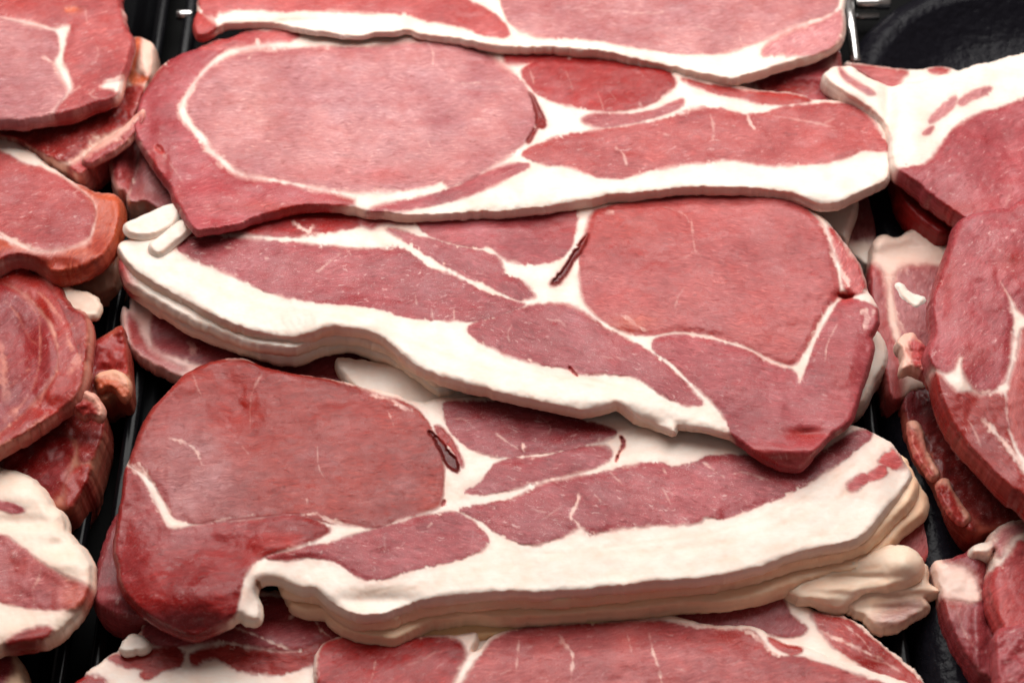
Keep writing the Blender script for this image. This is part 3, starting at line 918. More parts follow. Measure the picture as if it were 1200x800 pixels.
C_LOW = [(141, 300), (141, 314), (150, 331), (168, 343), (192, 358), (222, 374), (252, 388), (292, 402), (322, 409), (347, 409), (364, 403), (382, 398), (410, 397), (440, 403), (462, 416), (486, 431), (520, 446), (560, 400), (500, 320), (200, 285), (150, 290)]
meat('pork_slice', 'third slice down in the stack with the pale wavy rind, a lower cream line', 'pork slice',
     lower(C_LOW, 4, 11, 5, 2.5), (230, 24.5, 550, 35), th=6, step=2.0, group=MID, rnd=1.8, edge=(CREAM * np.array([1.05, 1.12, 1.15]), 0.7), bulge=0.9, lump=0.3, wavy=0.1,
     mus=[Mu('cap_muscle', [(139, 312), (140, 330), (150, 350), (160, 354), (158, 336), (152, 316)], PINK * 1.2, 0, 0.2, 1, 4, 0)])
meat('pork_slice', 'second slice under the pale wavy rind, seen as a cream edge at the left', 'pork slice',
     C_LOW, (230, 29.8, 550, 40.3), th=5, step=2.0, group=MID, rnd=1.8, edge=(CREAM * np.array([1.05, 1.15, 1.2]), 0.7), bulge=0.9, lump=0.3, wavy=0.1,
     mus=[Mu('cap_muscle', [(136, 298), (136, 316), (145, 334), (153, 337), (150, 320), (148, 302)], PINK * 1.2, 0, 0.2, 1, 4, 0)])
meat('pork_slice', 'pork slice with the biggest pink eye at right and pale wavy rind in front', 'pork slice',
     [(139, 292), (142, 284), (152, 279), (170, 279), (190, 274), (215, 266), (250, 258), (300, 247), (420, 234), (480, 238), (560, 238), (640, 234), (690, 236), (720, 236), (770, 230), (850, 225), (915, 226), (938, 236), (952, 246), (962, 253), (976, 266), (990, 285), (1005, 305), (1014, 324), (1018, 340), (1024, 350), (1029, 365), (1028, 380), (1021, 394), (1023, 406), (1018, 430), (1010, 455), (1005, 475), (997, 494), (984, 505), (970, 515), (956, 530), (946, 544), (935, 550), (918, 548), (900, 540), (884, 530), (870, 520), (857, 512), (846, 509), (830, 505), (812, 502), (796, 501), (790, 507), (772, 500), (748, 491), (736, 482), (723, 474), (710, 478), (690, 482), (660, 478), (620, 470), (580, 461), (540, 450), (502, 438), (484, 429), (471, 419), (457, 405), (440, 394), (420, 387), (398, 385), (380, 387), (362, 393), (345, 397), (320, 396), (290, 388), (250, 371), (220, 356), (190, 339), (165, 323), (149, 308)],
     (230, 35.5, 550, 46), th=5.2, thin=[(950, 520, 110, 80, 0.45), (1020, 400, 60, 100, 0.5), (820, 505, 60, 20, 0.5)], step=1.25, group=MID, rnd=3.2, bulge=0.6, jag=0.9, lump=0.6, wavy=0.4, edge=(CREAM * 1.05, 0.7),
     mus=[Mu('belly_muscle', [(208, 291), (225, 280), (250, 277), (285, 280), (320, 284), (350, 286), (400, 291), (440, 293), (468, 291), (482, 299), (497, 310), (510, 317), (530, 322), (555, 337), (580, 347), (606, 355), (614, 358), (590, 367), (570, 374), (535, 375), (510, 374), (485, 372), (460, 365), (430, 358), (400, 356), (365, 352), (340, 349), (310, 339), (280, 325), (250, 313), (225, 302)], PURP, 8, 1.0, 1.3, 1.2, 0.5),
          Mu('cap_muscle', [(205, 285), (240, 264), (300, 250), (345, 246), (420, 248), (425, 262), (405, 268), (360, 275), (340, 276), (300, 274), (250, 274), (220, 278)], DEEP * 1.1, 10, 0.4, 1.2, 1.4, 0.3),
          Mu('cap_muscle', [(422, 262), (428, 250), (450, 247), (478, 252), (484, 262), (470, 262), (446, 262), (436, 267)], PINK, 10, 0.4, 1.2, 1.4, 0.3),
          Mu('streak_muscle', [(456, 268), (480, 274), (520, 285), (545, 291), (575, 298), (585, 305), (592, 320), (610, 330), (625, 345), (620, 349), (605, 350), (580, 338), (550, 325), (525, 313), (505, 300), (480, 285), (462, 274)], PURP, -25, 0.6, 1.2, 1.2, 0.5),
          Mu('cap_muscle', [(485, 256), (500, 250), (560, 248), (620, 246), (660, 246), (676, 248), (673, 272), (668, 288), (657, 302), (640, 308), (615, 308), (595, 303), (582, 295), (573, 288), (560, 290), (545, 288), (520, 282), (500, 273), (490, 264)], PURP * 1.03, 0, 0.35, 1.4, 1.4, 0.5),
          Mu('eye_muscle', [(693, 252), (705, 244), (735, 238), (770, 233), (810, 228), (860, 227), (910, 229), (940, 242), (958, 258), (968, 275), (977, 300), (981, 325), (983, 345), (968, 362), (955, 388), (942, 412), (932, 426), (922, 427), (902, 420), (880, 408), (855, 400), (830, 393), (800, 388), (775, 390), (757, 392), (740, 391), (722, 384), (702, 371), (688, 356), (681, 337), (680, 310), (683, 290)], PINK * 1.02, -8, 0.22, 0.9, 1.3, 1.2),
          Mu('rim_muscle', [(765, 402), (775, 395), (800, 392), (830, 397), (855, 404), (882, 413), (902, 425), (928, 433), (938, 447), (946, 430), (955, 405), (966, 383), (980, 360), (990, 351), (1012, 354), (1032, 366), (1032, 380), (1024, 394), (1026, 410), (1018, 440), (1010, 472), (1000, 496), (975, 512), (952, 540), (934, 555), (905, 545), (870, 523), (856, 508), (850, 488), (836, 470), (815, 452), (800, 437), (785, 422), (770, 412)], PURP * 1.06, -12, 0.45, 1.1, 1.2, 0.8),
          Mu('streak_muscle', [(548, 385), (560, 378), (590, 369), (620, 359), (645, 357), (665, 358), (685, 367), (705, 382), (730, 395), (755, 410), (780, 428), (800, 445), (815, 463), (822, 473), (800, 473), (780, 464), (765, 452), (750, 443), (735, 439), (712, 437), (695, 438), (680, 437), (660, 430), (640, 428), (615, 420), (595, 415), (575, 405), (558, 396)], PURP, -25, 0.8, 1.3, 1.2, 0.5),
          Mu('split', [(690, 274), (687, 284), (680, 297), (672, 306), (668, 316), (660, 328), (652, 334), (645, 333), (652, 322), (661, 312), (668, 302), (676, 290), (684, 277)], DARK * 0.6, 60, 0.0, 0.9, 1.0, -3.0),
          Mu('rim_muscle', [(972, 266), (986, 282), (1001, 303), (1010, 322), (1013, 338), (1003, 345), (990, 340), (986, 312), (977, 288)], PINK * 1.15, 60, 0.9, 1.5, 2.0, 0.4)],
     veins=[([(340, 259), (352, 266), (362, 272), (368, 262)], 5, 0.85), ([(370, 320), (385, 308), (400, 295)], 2.5, 0.55), ([(532, 362), (532, 376)], 3, 0.6), ([(505, 360), (508, 375)], 2.2, 0.5), ([(310, 302), (316, 303)], 3, 0.6), ([(262, 289), (275, 291)], 3, 0.5), ([(405, 290), (412, 300)], 2.5, 0.5), ([(487, 345), (488, 358)], 2, 0.4), ([(598, 402), (595, 390), (600, 380)], 2.2, 0.45), ([(640, 375), (656, 376), (664, 385)], 2.2, 0.45),
            ([(720, 367), (735, 373), (748, 382), (760, 390)], 3.5, 0.5), ([(810, 255), (813, 285), (816, 298)], 2.0, 0.4), ([(790, 305), (806, 300), (815, 294), (822, 302)], 2.2, 0.4), ([(803, 335), (795, 348), (790, 362)], 2, 0.4), ([(708, 250), (720, 248)], 4, 0.4), ([(770, 240), (800, 250), (808, 262)], 2, 0.3),
            ([(760, 398), (790, 390), (830, 395), (858, 402), (880, 410), (900, 422), (925, 430), (936, 428)], 3.5, 0.85), ([(936, 450), (940, 432), (950, 405), (962, 380), (976, 358)], 6.5, 0.9), ([(967, 425), (970, 402), (982, 378)], 1.8, 0.55), ([(960, 258), (972, 280), (978, 305), (990, 325), (998, 340)], 5, 0.75), ([(1012, 385), (1016, 372), (1010, 362)], 7, 0.75), ([(1022, 372), (1024, 362)], 5, 0.7), ([(718, 417), (745, 425)], 1.6, 0.3), ([(690, 415), (720, 420)], 1.6, 0.35)],
     tints=[(740, 265, 75, 28, RED * np.array([1.15, 1.2, 1.1]), 0.8), (740, 378, 30, 9, ORNG, 0.35), (945, 508, 30, 8, RED, 0.85), (930, 345, 60, 50, PINK * 1.15, 0.4), (985, 440, 20, 50, RED, 0.35), (900, 535, 60, 12, RED * 1.2, 0.6), (480, 255, 20, 8, PINK, 0.6), (870, 280, 60, 30, PINK * 1.1, 0.4)],
     bumps=[(410, 380, 46, 26, 4.5), (330, 390, 40, 24, -1.5), (725, 470, 26, 14, 2.5), (770, 495, 34, 10, -1.5), (946, 508, 24, 7, -2.4), (930, 528, 40, 7, 1.4), (935, 552, 50, 16, -4.0), (1020, 440, 16, 60, -3), (150, 290, 16, 14, -1.5), (460, 430, 30, 10, -1.2), (990, 348, 10, 6, -3), (225, 340, 60, 20, -0.5), (880, 545, 40, 12, -2.5)],
     lines=[([(200, 315), (300, 358), (400, 372), (480, 400), (560, 428), (660, 448), (740, 458)], 4, 0.4), ([(560, 410), (640, 440), (720, 450), (800, 482)], 2.5, 0.5), ([(670, 440), (720, 452), (760, 470)], 2, 0.5)],
     pits=[([(984, 346), (994, 348), (1000, 346)], 5, 1.2, RED * 1.1), ([(668, 431), (676, 440)], 2, 0.8, PINK)])

# strips of fat between the slices
meat('fat_strip', 'upper of the two white fat strips on the left end of the pale rind', 'fat strip',
     [(146, 263), (160, 256), (180, 247), (200, 239), (215, 238), (210, 250), (206, 259), (190, 271), (170, 277), (150, 273)],
     (240, 39.3, 290, 38.3), th=2.4, step=1.5, rnd=1.0, jag=0.7, lump=0.4, lumps=20)
meat('fat_strip', 'lower of the two white fat strips, a stick lying on the pale rind', 'fat strip',
     [(175, 287), (190, 275), (205, 263), (220, 254), (232, 258), (222, 270), (205, 285), (190, 297), (181, 297)],
     (240, 42, 297, 39.6), th=2.6, step=1.5, rnd=1.4, jag=0.6, lump=0.4, lumps=20)

meat('fat_end', 'pale fat corner below the right end of the slice with the palest eye', 'fat piece',
     [(945, 240), (985, 225), (1003, 228), (1003, 246), (996, 268), (991, 282), (978, 272), (960, 258)],
     (230, 25, 282, 24), th=8, step=2, rnd=2)
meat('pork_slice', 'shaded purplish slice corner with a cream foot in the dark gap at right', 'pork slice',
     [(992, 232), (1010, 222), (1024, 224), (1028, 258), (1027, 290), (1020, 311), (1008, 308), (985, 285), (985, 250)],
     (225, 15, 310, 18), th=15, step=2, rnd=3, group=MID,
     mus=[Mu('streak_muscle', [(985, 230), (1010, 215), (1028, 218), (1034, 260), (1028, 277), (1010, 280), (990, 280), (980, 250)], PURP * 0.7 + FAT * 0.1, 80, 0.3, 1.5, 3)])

meat('pork_slice', 'crumpled pink slice end under the left side of the palest eye', 'pork slice',
     [(128, 190), (131, 175), (140, 165), (158, 148), (200, 140), (240, 200), (230, 250), (204, 243), (190, 249), (170, 239), (152, 238), (146, 226), (137, 223), (131, 210)],
     (140, 25, 250, 30), th=24, step=1.8, group=MID, rnd=2.5, edge=(RED, 0.4), lump=1.2, lumps=22,
     mus=[Mu('cap_muscle', [(131, 190), (134, 178), (144, 168), (160, 155), (162, 180), (158, 205), (150, 228), (140, 220), (133, 208)], PINK * 0.9, 80, 0.5, 1.5, 2.5),
          Mu('rim_muscle', [(160, 150), (200, 145), (240, 200), (230, 246), (204, 240), (190, 246), (170, 236), (152, 232), (160, 205), (164, 180)], PURP * 0.85 + FAT * 0.06, 60, 0.8, 1.5, 2.0)],
     bumps=[(158, 195, 6, 35, -3), (140, 195, 8, 25, 2)])

meat('pork_slice', 'pork slice with the palest eye and a dark red cap in its far seam', 'pork slice',
     [(176, 95), (190, 77), (214, 62), (246, 50), (272, 43), (300, 32), (400, 20), (500, 15), (600, 25), (700, 40), (800, 70), (850, 92), (880, 103), (906, 107), (940, 112), (952, 118), (975, 118), (1003, 122), (1030, 142), (1038, 162), (1043, 185), (1043, 203), (1038, 212), (1020, 222), (1000, 231), (985, 238), (962, 241), (940, 233), (920, 226), (850, 221), (800, 222), (760, 226), (700, 233), (640, 244), (560, 250), (482, 254), (455, 251), (425, 247), (390, 242), (350, 243), (325, 248), (290, 259), (262, 267), (248, 269), (239, 271), (231, 271), (222, 262), (212, 248), (204, 232), (197, 216), (188, 204), (178, 190), (169, 178), (162, 165), (158, 150), (160, 135), (165, 119), (170, 105)],
     (45, 33.5, 255, 43), th=4.4, thin=[(230, 270, 60, 30, 0.6)], step=1.25, group=MID, rnd=2.6, bulge=0.8, jag=0.9, lump=0.5, wavy=0.4, edge=(ORNG * 0.45 + FAT * 0.45, 0.5),
     mus=[Mu('eye_muscle', [(305, 60), (270, 68), (242, 86), (228, 104), (221, 125), (230, 145), (243, 158), (250, 172), (268, 188), (285, 202), (320, 206), (360, 214), (400, 221), (440, 222), (480, 219), (505, 214), (520, 208), (525, 216), (545, 211), (575, 193), (602, 175), (620, 160), (627, 143), (624, 122), (612, 100), (592, 81), (570, 65), (545, 54), (505, 50), (470, 53), (440, 57), (380, 58), (340, 60)], PALE, 0, 0.15, 1.3, 2.0, 1.2, 3.2),
          Mu('cap_muscle', [(158, 152), (161, 120), (174, 95), (202, 70), (250, 50), (290, 46), (255, 62), (232, 86), (215, 110), (207, 128), (212, 142), (224, 158), (237, 172), (249, 186), (272, 204), (300, 212), (350, 222), (390, 230), (412, 236), (400, 240), (350, 246), (325, 252), (290, 263), (240, 276), (218, 262), (200, 222), (180, 192)], PURP * 1.15, 20, 0.6, 1.6, 2.0, 0.8, 3.0),
          Mu('cap_muscle', [(590, 66), (600, 61), (650, 58), (690, 63), (740, 70), (778, 81), (792, 97), (781, 109), (765, 120), (745, 127), (720, 130), (700, 130), (670, 123), (640, 115), (622, 103), (612, 85), (625, 72), (618, 74), (600, 76), (592, 74)], DEEP * 1.25, 30, 0.4, 1.2, 1.5, 0.6),
          Mu('split', [(620, 108), (626, 114), (631, 126), (640, 144), (637, 150), (630, 150), (622, 166), (616, 166), (625, 152), (628, 140), (626, 124)], RED * 0.6, 60, 0.1, 0.9, 1.2, -1.5),
          Mu('streak_muscle', [(683, 142), (690, 135), (705, 133), (740, 135), (770, 128), (790, 120), (800, 118), (795, 127), (775, 135), (745, 143), (720, 148), (700, 149)], PURP * 1.05 + FAT * 0.05, 10, 0.8, 1.0, 1.3, 0.2),
          Mu('belly_muscle', [(612, 182), (630, 170), (660, 160), (700, 153), (740, 148), (780, 140), (800, 132), (835, 127), (870, 135), (895, 133), (930, 125), (985, 121), (1012, 130), (1027, 150), (1036, 165), (1040, 176), (1010, 177), (985, 187), (950, 192), (900, 193), (860, 187), (830, 190), (800, 192), (760, 200), (730, 208), (700, 206), (670, 195), (640, 192)], PINK, 8, 0.7, 1.3, 1.4, 0.6),
          Mu('streak_muscle', [(800, 93), (830, 99), (860, 104), (900, 109), (935, 113), (950, 118), (930, 121), (890, 121), (860, 113), (830, 107)], RED, 0, 0.3, 1.0, 1.4, 0.3),
          Mu('streak_muscle', [(430, 249), (455, 248), (482, 245), (520, 237), (560, 225), (600, 205), (617, 197), (618, 192), (600, 193), (570, 202), (540, 217), (500, 231), (450, 240)], PURP * 1.05, 15, 0.5, 1.0, 1.3, 0.3),
          Mu('streak_muscle', [(230, 52), (256, 44), (272, 38), (320, 36), (350, 40), (340, 47), (310, 50), (280, 55), (250, 58)], PINK * 1.2, 10, 0.5, 1.4, 1.6, 0.2)],
     veins=[([(300, 56), (270, 62), (245, 78), (232, 95), (217, 115), (211, 128), (220, 146), (236, 160), (240, 172), (258, 186), (275, 204)], 6.5, 0.7), ([(230, 52), (250, 47)], 5, 0.9), ([(352, 45), (390, 50), (440, 54)], 5, 0.8), ([(300, 45), (303, 55)], 5, 0.8), ([(290, 70), (297, 62)], 3, 0.7),
            ([(527, 90), (535, 97), (548, 98), (575, 96), (592, 98)], 1.8, 0.45), ([(500, 50), (507, 60), (507, 78)], 2.5, 0.55), ([(558, 140), (570, 140)], 2.5, 0.4), ([(375, 84), (350, 95)], 1.5, 0.25), ([(500, 163), (505, 175), (503, 185)], 1.6, 0.25),
            ([(720, 172), (730, 180), (735, 196)], 2.6, 0.7), ([(832, 133), (836, 150), (835, 167)], 3.0, 0.6), ([(875, 133), (880, 145), (886, 153)], 3.2, 0.75), ([(900, 135), (930, 140), (960, 145), (985, 152)], 2.2, 0.5), ([(965, 145), (980, 138)], 2, 0.4), ([(770, 155), (790, 160)], 2, 0.4),
            ([(620, 80), (624, 92), (626, 100)], 2.5, 0.5), ([(662, 82), (668, 95), (672, 108)], 1.5, 0.4), ([(700, 108), (705, 120), (708, 132)], 2, 0.55), ([(713, 105), (722, 118)], 1.5, 0.4), ([(750, 120), (752, 128)], 3, 0.7), ([(665, 62), (668, 70)], 3, 0.7),
            ([(165, 180), (185, 175), (192, 182), (205, 200), (215, 215)], 3, 0.4), ([(252, 190), (262, 196)], 6, 0.4)],
     tints=[(430, 110, 130, 34, PALE * np.array([0.92, 1.1, 1.2]), 0.6), (300, 130, 40, 40, PALE * np.array([1.05, 1.1, 1.0]), 0.5), (330, 242, 90, 8, RED * 1.25, 0.8), (185, 190, 14, 22, RED * 1.1, 0.7), (205, 235, 14, 20, RED * 1.1, 0.5), (410, 232, 12, 8, RED, 0.8), (185, 85, 20, 12, RED, 0.4), (720, 95, 60, 14, RED * 0.85, 0.4), (430, 205, 120, 12, PINK * 1.2, 0.5), (975, 165, 50, 12, PINK * 1.15, 0.4)],  # first tint puts a purplish grey haze into the eye's colour
     bumps=[(231, 268, 30, 16, 3), (170, 150, 14, 60, -2.0), (192, 200, 8, 22, -1.4), (330, 255, 70, 10, -1.5), (240, 230, 30, 20, 1.5), (700, 245, 200, 12, -1.0), (960, 240, 26, 10, -1.5), (560, 107, 22, 5, -0.6)],
     pits=[([(184, 172), (190, 178)], 4, 0.6, RED)])

meat('pork_slice', 'shiny reddish purple slice edge wedged below the right end of the top slice', 'pork slice',
     [(850, 88), (900, 72), (965, 45), (984, 58), (987, 84), (985, 100), (990, 124), (940, 122), (900, 114), (855, 108)],
     (50, 29, 120, 30), th=18, step=1.6, group=MID, rnd=3, lump=1.4, lumps=20, base=FAT * np.array([0.8, 0.6, 0.62]),
     mus=[Mu('rim_muscle', [(880, 95), (930, 72), (968, 48), (976, 60), (970, 78), (975, 100), (965, 120), (930, 115), (905, 108)], PURP, 30, 0.4, 2.0, 4),
          Mu('streak_muscle', [(976, 60), (986, 58), (992, 84), (980, 82)], PINK * 0.8, 30, 0.4, 1.5, 3)],
     tints=[(930, 105, 30, 10, RED, 0.8)], bumps=[(950, 90, 20, 8, 2)])

meat('pork_slice', 'top pork slice at the upper edge with two pink muscles and long white rind', 'pork slice',
     [(226, 30), (230, 12), (238, -8), (300, -45), (450, -62), (700, -62), (900, -50), (982, -18), (990, 12), (989, 38), (980, 54), (956, 66), (930, 72), (900, 82), (868, 93), (830, 90), (795, 83), (760, 75), (730, 68), (700, 62), (660, 58), (620, 57), (585, 56), (545, 48), (510, 44), (490, 40), (477, 36), (466, 38), (450, 40), (420, 43), (380, 41), (345, 34), (320, 30), (290, 29), (262, 31), (246, 39), (233, 42)],
     (0, 37, 95, 41), th=4.5, thin=[(400, 40, 160, 40, 0.35)], step=1.4, group=MID, rnd=2.4, jag=1.0, bulge=0.5, edge=(ORNG * 0.3 + FAT * 0.6, 0.5), wavy=0.3,
     mus=[Mu('streak_muscle', [(236, 10), (246, 20), (262, 14), (280, 10), (330, 13), (370, 12), (420, 14), (470, 16), (500, 24), (535, 30), (565, 39), (585, 43), (596, 40), (590, 28), (572, 12), (550, 2), (535, -12), (500, -50), (300, -50), (238, -15)], PINK * 1.08, 5, 0.3, 1.3, 1.5),
          Mu('eye_muscle', [(590, -10), (591, 12), (600, 28), (618, 39), (650, 44), (700, 46), (745, 55), (800, 62), (850, 61), (880, 52), (905, 42), (940, 26), (975, 14), (982, -10), (970, -45), (620, -60)], PALE * 0.95, 5, 0.25, 1.0, 1.6),
          Mu('rim_muscle', [(893, 64), (905, 48), (930, 36), (965, 24), (984, 15), (986, 30), (984, 43), (972, 56), (950, 64), (930, 63), (915, 66)], PALE * 1.2, 30, 0.6, 1.6, 3),
          Mu('cap_muscle', [(222, 30), (228, 14), (238, 18), (252, 30), (248, 40), (232, 50)], RED * 1.1, 60, 0.2, 1.0, 1.8)],
     veins=[([(660, 8), (700, 12), (760, 16), (800, 10)], 3, 0.3), ([(690, 0), (692, 6)], 3, 0.4), ([(815, 30), (840, 38)], 2, 0.3), ([(866, 40), (870, 55)], 3, 0.35)],  # first streak is no vein but a whitish sheen put into the colour
     tints=[(390, 28, 30, 5, PALE, 0.5), (560, 10, 30, 14, RED, 0.3)], bumps=[(350, 26, 40, 5, -1.2), (455, 38, 20, 8, 1.5)])

# ------------------------------------------------------------------ left column
meat('pork_slice', 'brownish slice corner at the bottom left of the picture', 'pork slice',
     [(-40, 755), (0, 759), (14, 763), (24, 776), (27, 800), (27, 850), (-40, 850)], (755, 24, 800, 26), th=20, step=2, group=LEFT,
     base=CREAM * 0.7, mus=[Mu('belly_muscle', [(-40, 750), (8, 765), (14, 785), (6, 800), (10, 850), (-40, 850)], PURP * 0.8, 0, 0.5, 2, 4)])
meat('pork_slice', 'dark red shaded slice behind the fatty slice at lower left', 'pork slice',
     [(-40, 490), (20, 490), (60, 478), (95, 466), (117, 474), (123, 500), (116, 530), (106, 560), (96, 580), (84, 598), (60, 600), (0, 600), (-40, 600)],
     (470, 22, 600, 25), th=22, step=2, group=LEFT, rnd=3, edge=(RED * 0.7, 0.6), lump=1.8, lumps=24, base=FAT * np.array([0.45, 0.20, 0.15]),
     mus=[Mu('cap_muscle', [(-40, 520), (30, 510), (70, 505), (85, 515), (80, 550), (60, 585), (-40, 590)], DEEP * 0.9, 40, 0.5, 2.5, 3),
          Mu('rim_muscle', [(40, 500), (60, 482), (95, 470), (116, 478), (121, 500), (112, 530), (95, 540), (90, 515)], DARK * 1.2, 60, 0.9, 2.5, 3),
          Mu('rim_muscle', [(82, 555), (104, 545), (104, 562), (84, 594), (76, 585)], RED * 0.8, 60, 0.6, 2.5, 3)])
meat('pork_slice', 'orange red folded slice flap beside the left end of the purplish corner', 'pork slice',
     [(85, 405), (108, 400), (125, 391), (142, 382), (148, 400), (151, 430), (152, 452), (148, 466), (136, 462), (128, 470), (112, 472), (95, 475), (85, 450)],
     (385, 26, 470, 24), th=14, step=1.6, group=LEFT, rnd=3, edge=(RED * 0.8, 0.8), lump=1.6, lumps=18, base=FAT * np.array([0.55, 0.26, 0.18]),
     mus=[Mu('cap_muscle', [(80, 400), (125, 393), (144, 380), (152, 410), (150, 436), (128, 436), (112, 452), (95, 470), (80, 450)], RED * 0.95, 70, 0.3, 2.0, 4)],
     bumps=[(140, 446, 12, 7, 2)], tints=[(108, 415, 8, 20, PURP, 0.6)])
meat('pork_slice', 'fatty slice at lower left with white bands above and below red lean', 'pork slice',
     [(-40, 546), (0, 549), (20, 552), (38, 560), (52, 576), (62, 592), (74, 602), (77, 616), (86, 632), (100, 645), (108, 664), (106, 690), (95, 714), (76, 735), (50, 750), (0, 757), (-40, 757)],
     (548, 32, 757, 38), th=8, step=1.6, group=LEFT, rnd=5.5, bulge=1.2, lump=1.0, edge=(ORNG * 0.6 + CREAM * 0.35, 0.6), base=FAT * np.array([0.97, 0.93, 0.88]),
     mus=[Mu('streak_muscle', [(-40, 625), (0, 628), (15, 634), (38, 652), (55, 664), (80, 678), (102, 686), (106, 696), (96, 710), (70, 714), (40, 712), (0, 705), (-40, 700)], PINK * 0.95, 15, 0.7, 1.2, 1.6, 0.5),
          Mu('streak_muscle', [(-40, 582), (0, 588), (15, 591), (27, 598), (15, 600), (0, 596), (-40, 592)], PURP, 0, 0.2, 0.8, 1.5, 0),
          Mu('streak_muscle', [(10, 750), (30, 738), (55, 735), (60, 742), (40, 754), (10, 758)], RED * 0.8, 0, 0.2, 1, 3, 0)],
     veins=[([(48, 662), (46, 675), (38, 690)], 3, 0.5), ([(38, 690), (40, 705)], 2, 0.4)],
     bumps=[(30, 612, 50, 8, -1.2), (72, 640, 16, 10, -2.0), (30, 580, 30, 14, 1.5), (70, 660, 26, 14, 2)], tints=[(95, 700, 20, 20, ORNG, 0.5)])
meat('fat_chip', 'cream fat chip with ragged edge beside the dark red veined slice', 'fat piece',
     [(62, 326), (76, 332), (88, 340), (96, 341), (106, 344), (117, 356), (115, 367), (104, 371), (92, 366), (82, 362), (74, 350)],
     (326, 30, 371, 28), th=4, step=1.5, rnd=0.8, jag=2.2, base=FAT * np.array([0.95, 0.85, 0.78]), edge=(CREAM * 0.8, 0.7))
meat('pork_slice', 'dark red slice at left with branching pale veins', 'pork slice',
     [(-40, 298), (0, 302), (30, 307), (54, 310), (65, 325), (74, 345), (85, 361), (100, 368), (106, 385), (105, 410), (102, 430), (98, 450), (85, 470), (60, 490), (40, 502), (20, 513), (-40, 522)],
     (300, 30, 510, 42), th=8, step=1.6, group=LEFT, rnd=3, bulge=1.2, lump=0.9, edge=(RED * 0.8, 0.85), base=FAT * np.array([0.74, 0.40, 0.34]),
     mus=[Mu('eye_muscle', [(-40, 328), (0, 330), (25, 345), (45, 365), (62, 395), (66, 420), (60, 445), (40, 470), (20, 490), (-40, 510)], DEEP * 1.0 + np.array([0, 0.006, 0.008]), 50, 0.5, 1.2, 2.5, 0.8),
          Mu('cap_muscle', [(-40, 300), (0, 302), (35, 310), (50, 325), (68, 352), (80, 375), (90, 400), (95, 430), (90, 455), (70, 478), (45, 495), (22, 508), (0, 515), (30, 485), (55, 460), (70, 435), (72, 410), (65, 380), (45, 355), (20, 335), (-40, 320)], RED * np.array([0.95, 0.7, 0.6]), 55, 0.5, 1.5, 2.0, 0.8, 3.5),
          Mu('rim_muscle', [(40, 308), (55, 311), (66, 328), (76, 348), (88, 365), (100, 372), (100, 395), (98, 420), (90, 398), (82, 375), (70, 350), (52, 322)], RED * 0.85, 60, 0.4, 1.2, 2.0, 0.4, 3.0)],
     veins=[([(5, 352), (20, 368), (32, 392), (44, 405)], 3.2, 0.5), ([(30, 352), (44, 370), (47, 395), (46, 425), (38, 455), (20, 480), (5, 492)], 3.0, 0.6), ([(0, 402), (4, 425), (5, 450), (8, 470)], 9, 0.6), ([(5, 495), (20, 478)], 8, 0.5), ([(70, 438), (55, 448), (48, 470), (35, 485)], 2.2, 0.5), ([(40, 340), (56, 352), (68, 370), (74, 378)], 3.5, 0.6), ([(78, 385), (80, 400), (86, 412)], 4, 0.8), ([(96, 415), (90, 425), (80, 440)], 8, 0.75), ([(20, 510), (35, 500), (48, 492), (60, 478)], 3.5, 0.7), ([(5, 432), (20, 425), (35, 420)], 1.6, 0.45), ([(8, 455), (22, 445)], 2, 0.45), ([(100, 370), (106, 390), (104, 405)], 6, 0.6), ([(82, 380), (84, 382)], 6, 0.8), ([(32, 432), (33, 435)], 5, 0.6)],
     bumps=[(40, 320, 16, 8, -2), (60, 400, 12, 60, 1.5), (20, 420, 30, 60, -1.5), (70, 480, 30, 16, -3)], pits=[([(37, 313), (41, 320)], 4, 3, DEEP * 0.6), ([(0, 307), (6, 305)], 4, 3, DEEP * 0.6)],
     tints=[(10, 318, 50, 12, RED * np.array([1.2, 0.9, 0.7]), 0.7), (10, 300, 40, 8, PURP, 0.6)])
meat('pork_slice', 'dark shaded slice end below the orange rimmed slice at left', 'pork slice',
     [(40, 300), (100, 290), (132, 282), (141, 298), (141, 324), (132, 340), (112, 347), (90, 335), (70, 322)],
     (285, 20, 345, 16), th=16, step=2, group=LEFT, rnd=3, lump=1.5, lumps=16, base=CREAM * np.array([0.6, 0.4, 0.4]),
     mus=[Mu('rim_muscle', [(40, 300), (100, 288), (130, 284), (125, 305), (110, 318), (95, 330), (70, 322)], DEEP * 0.8, 30, 0.4, 2, 3)])
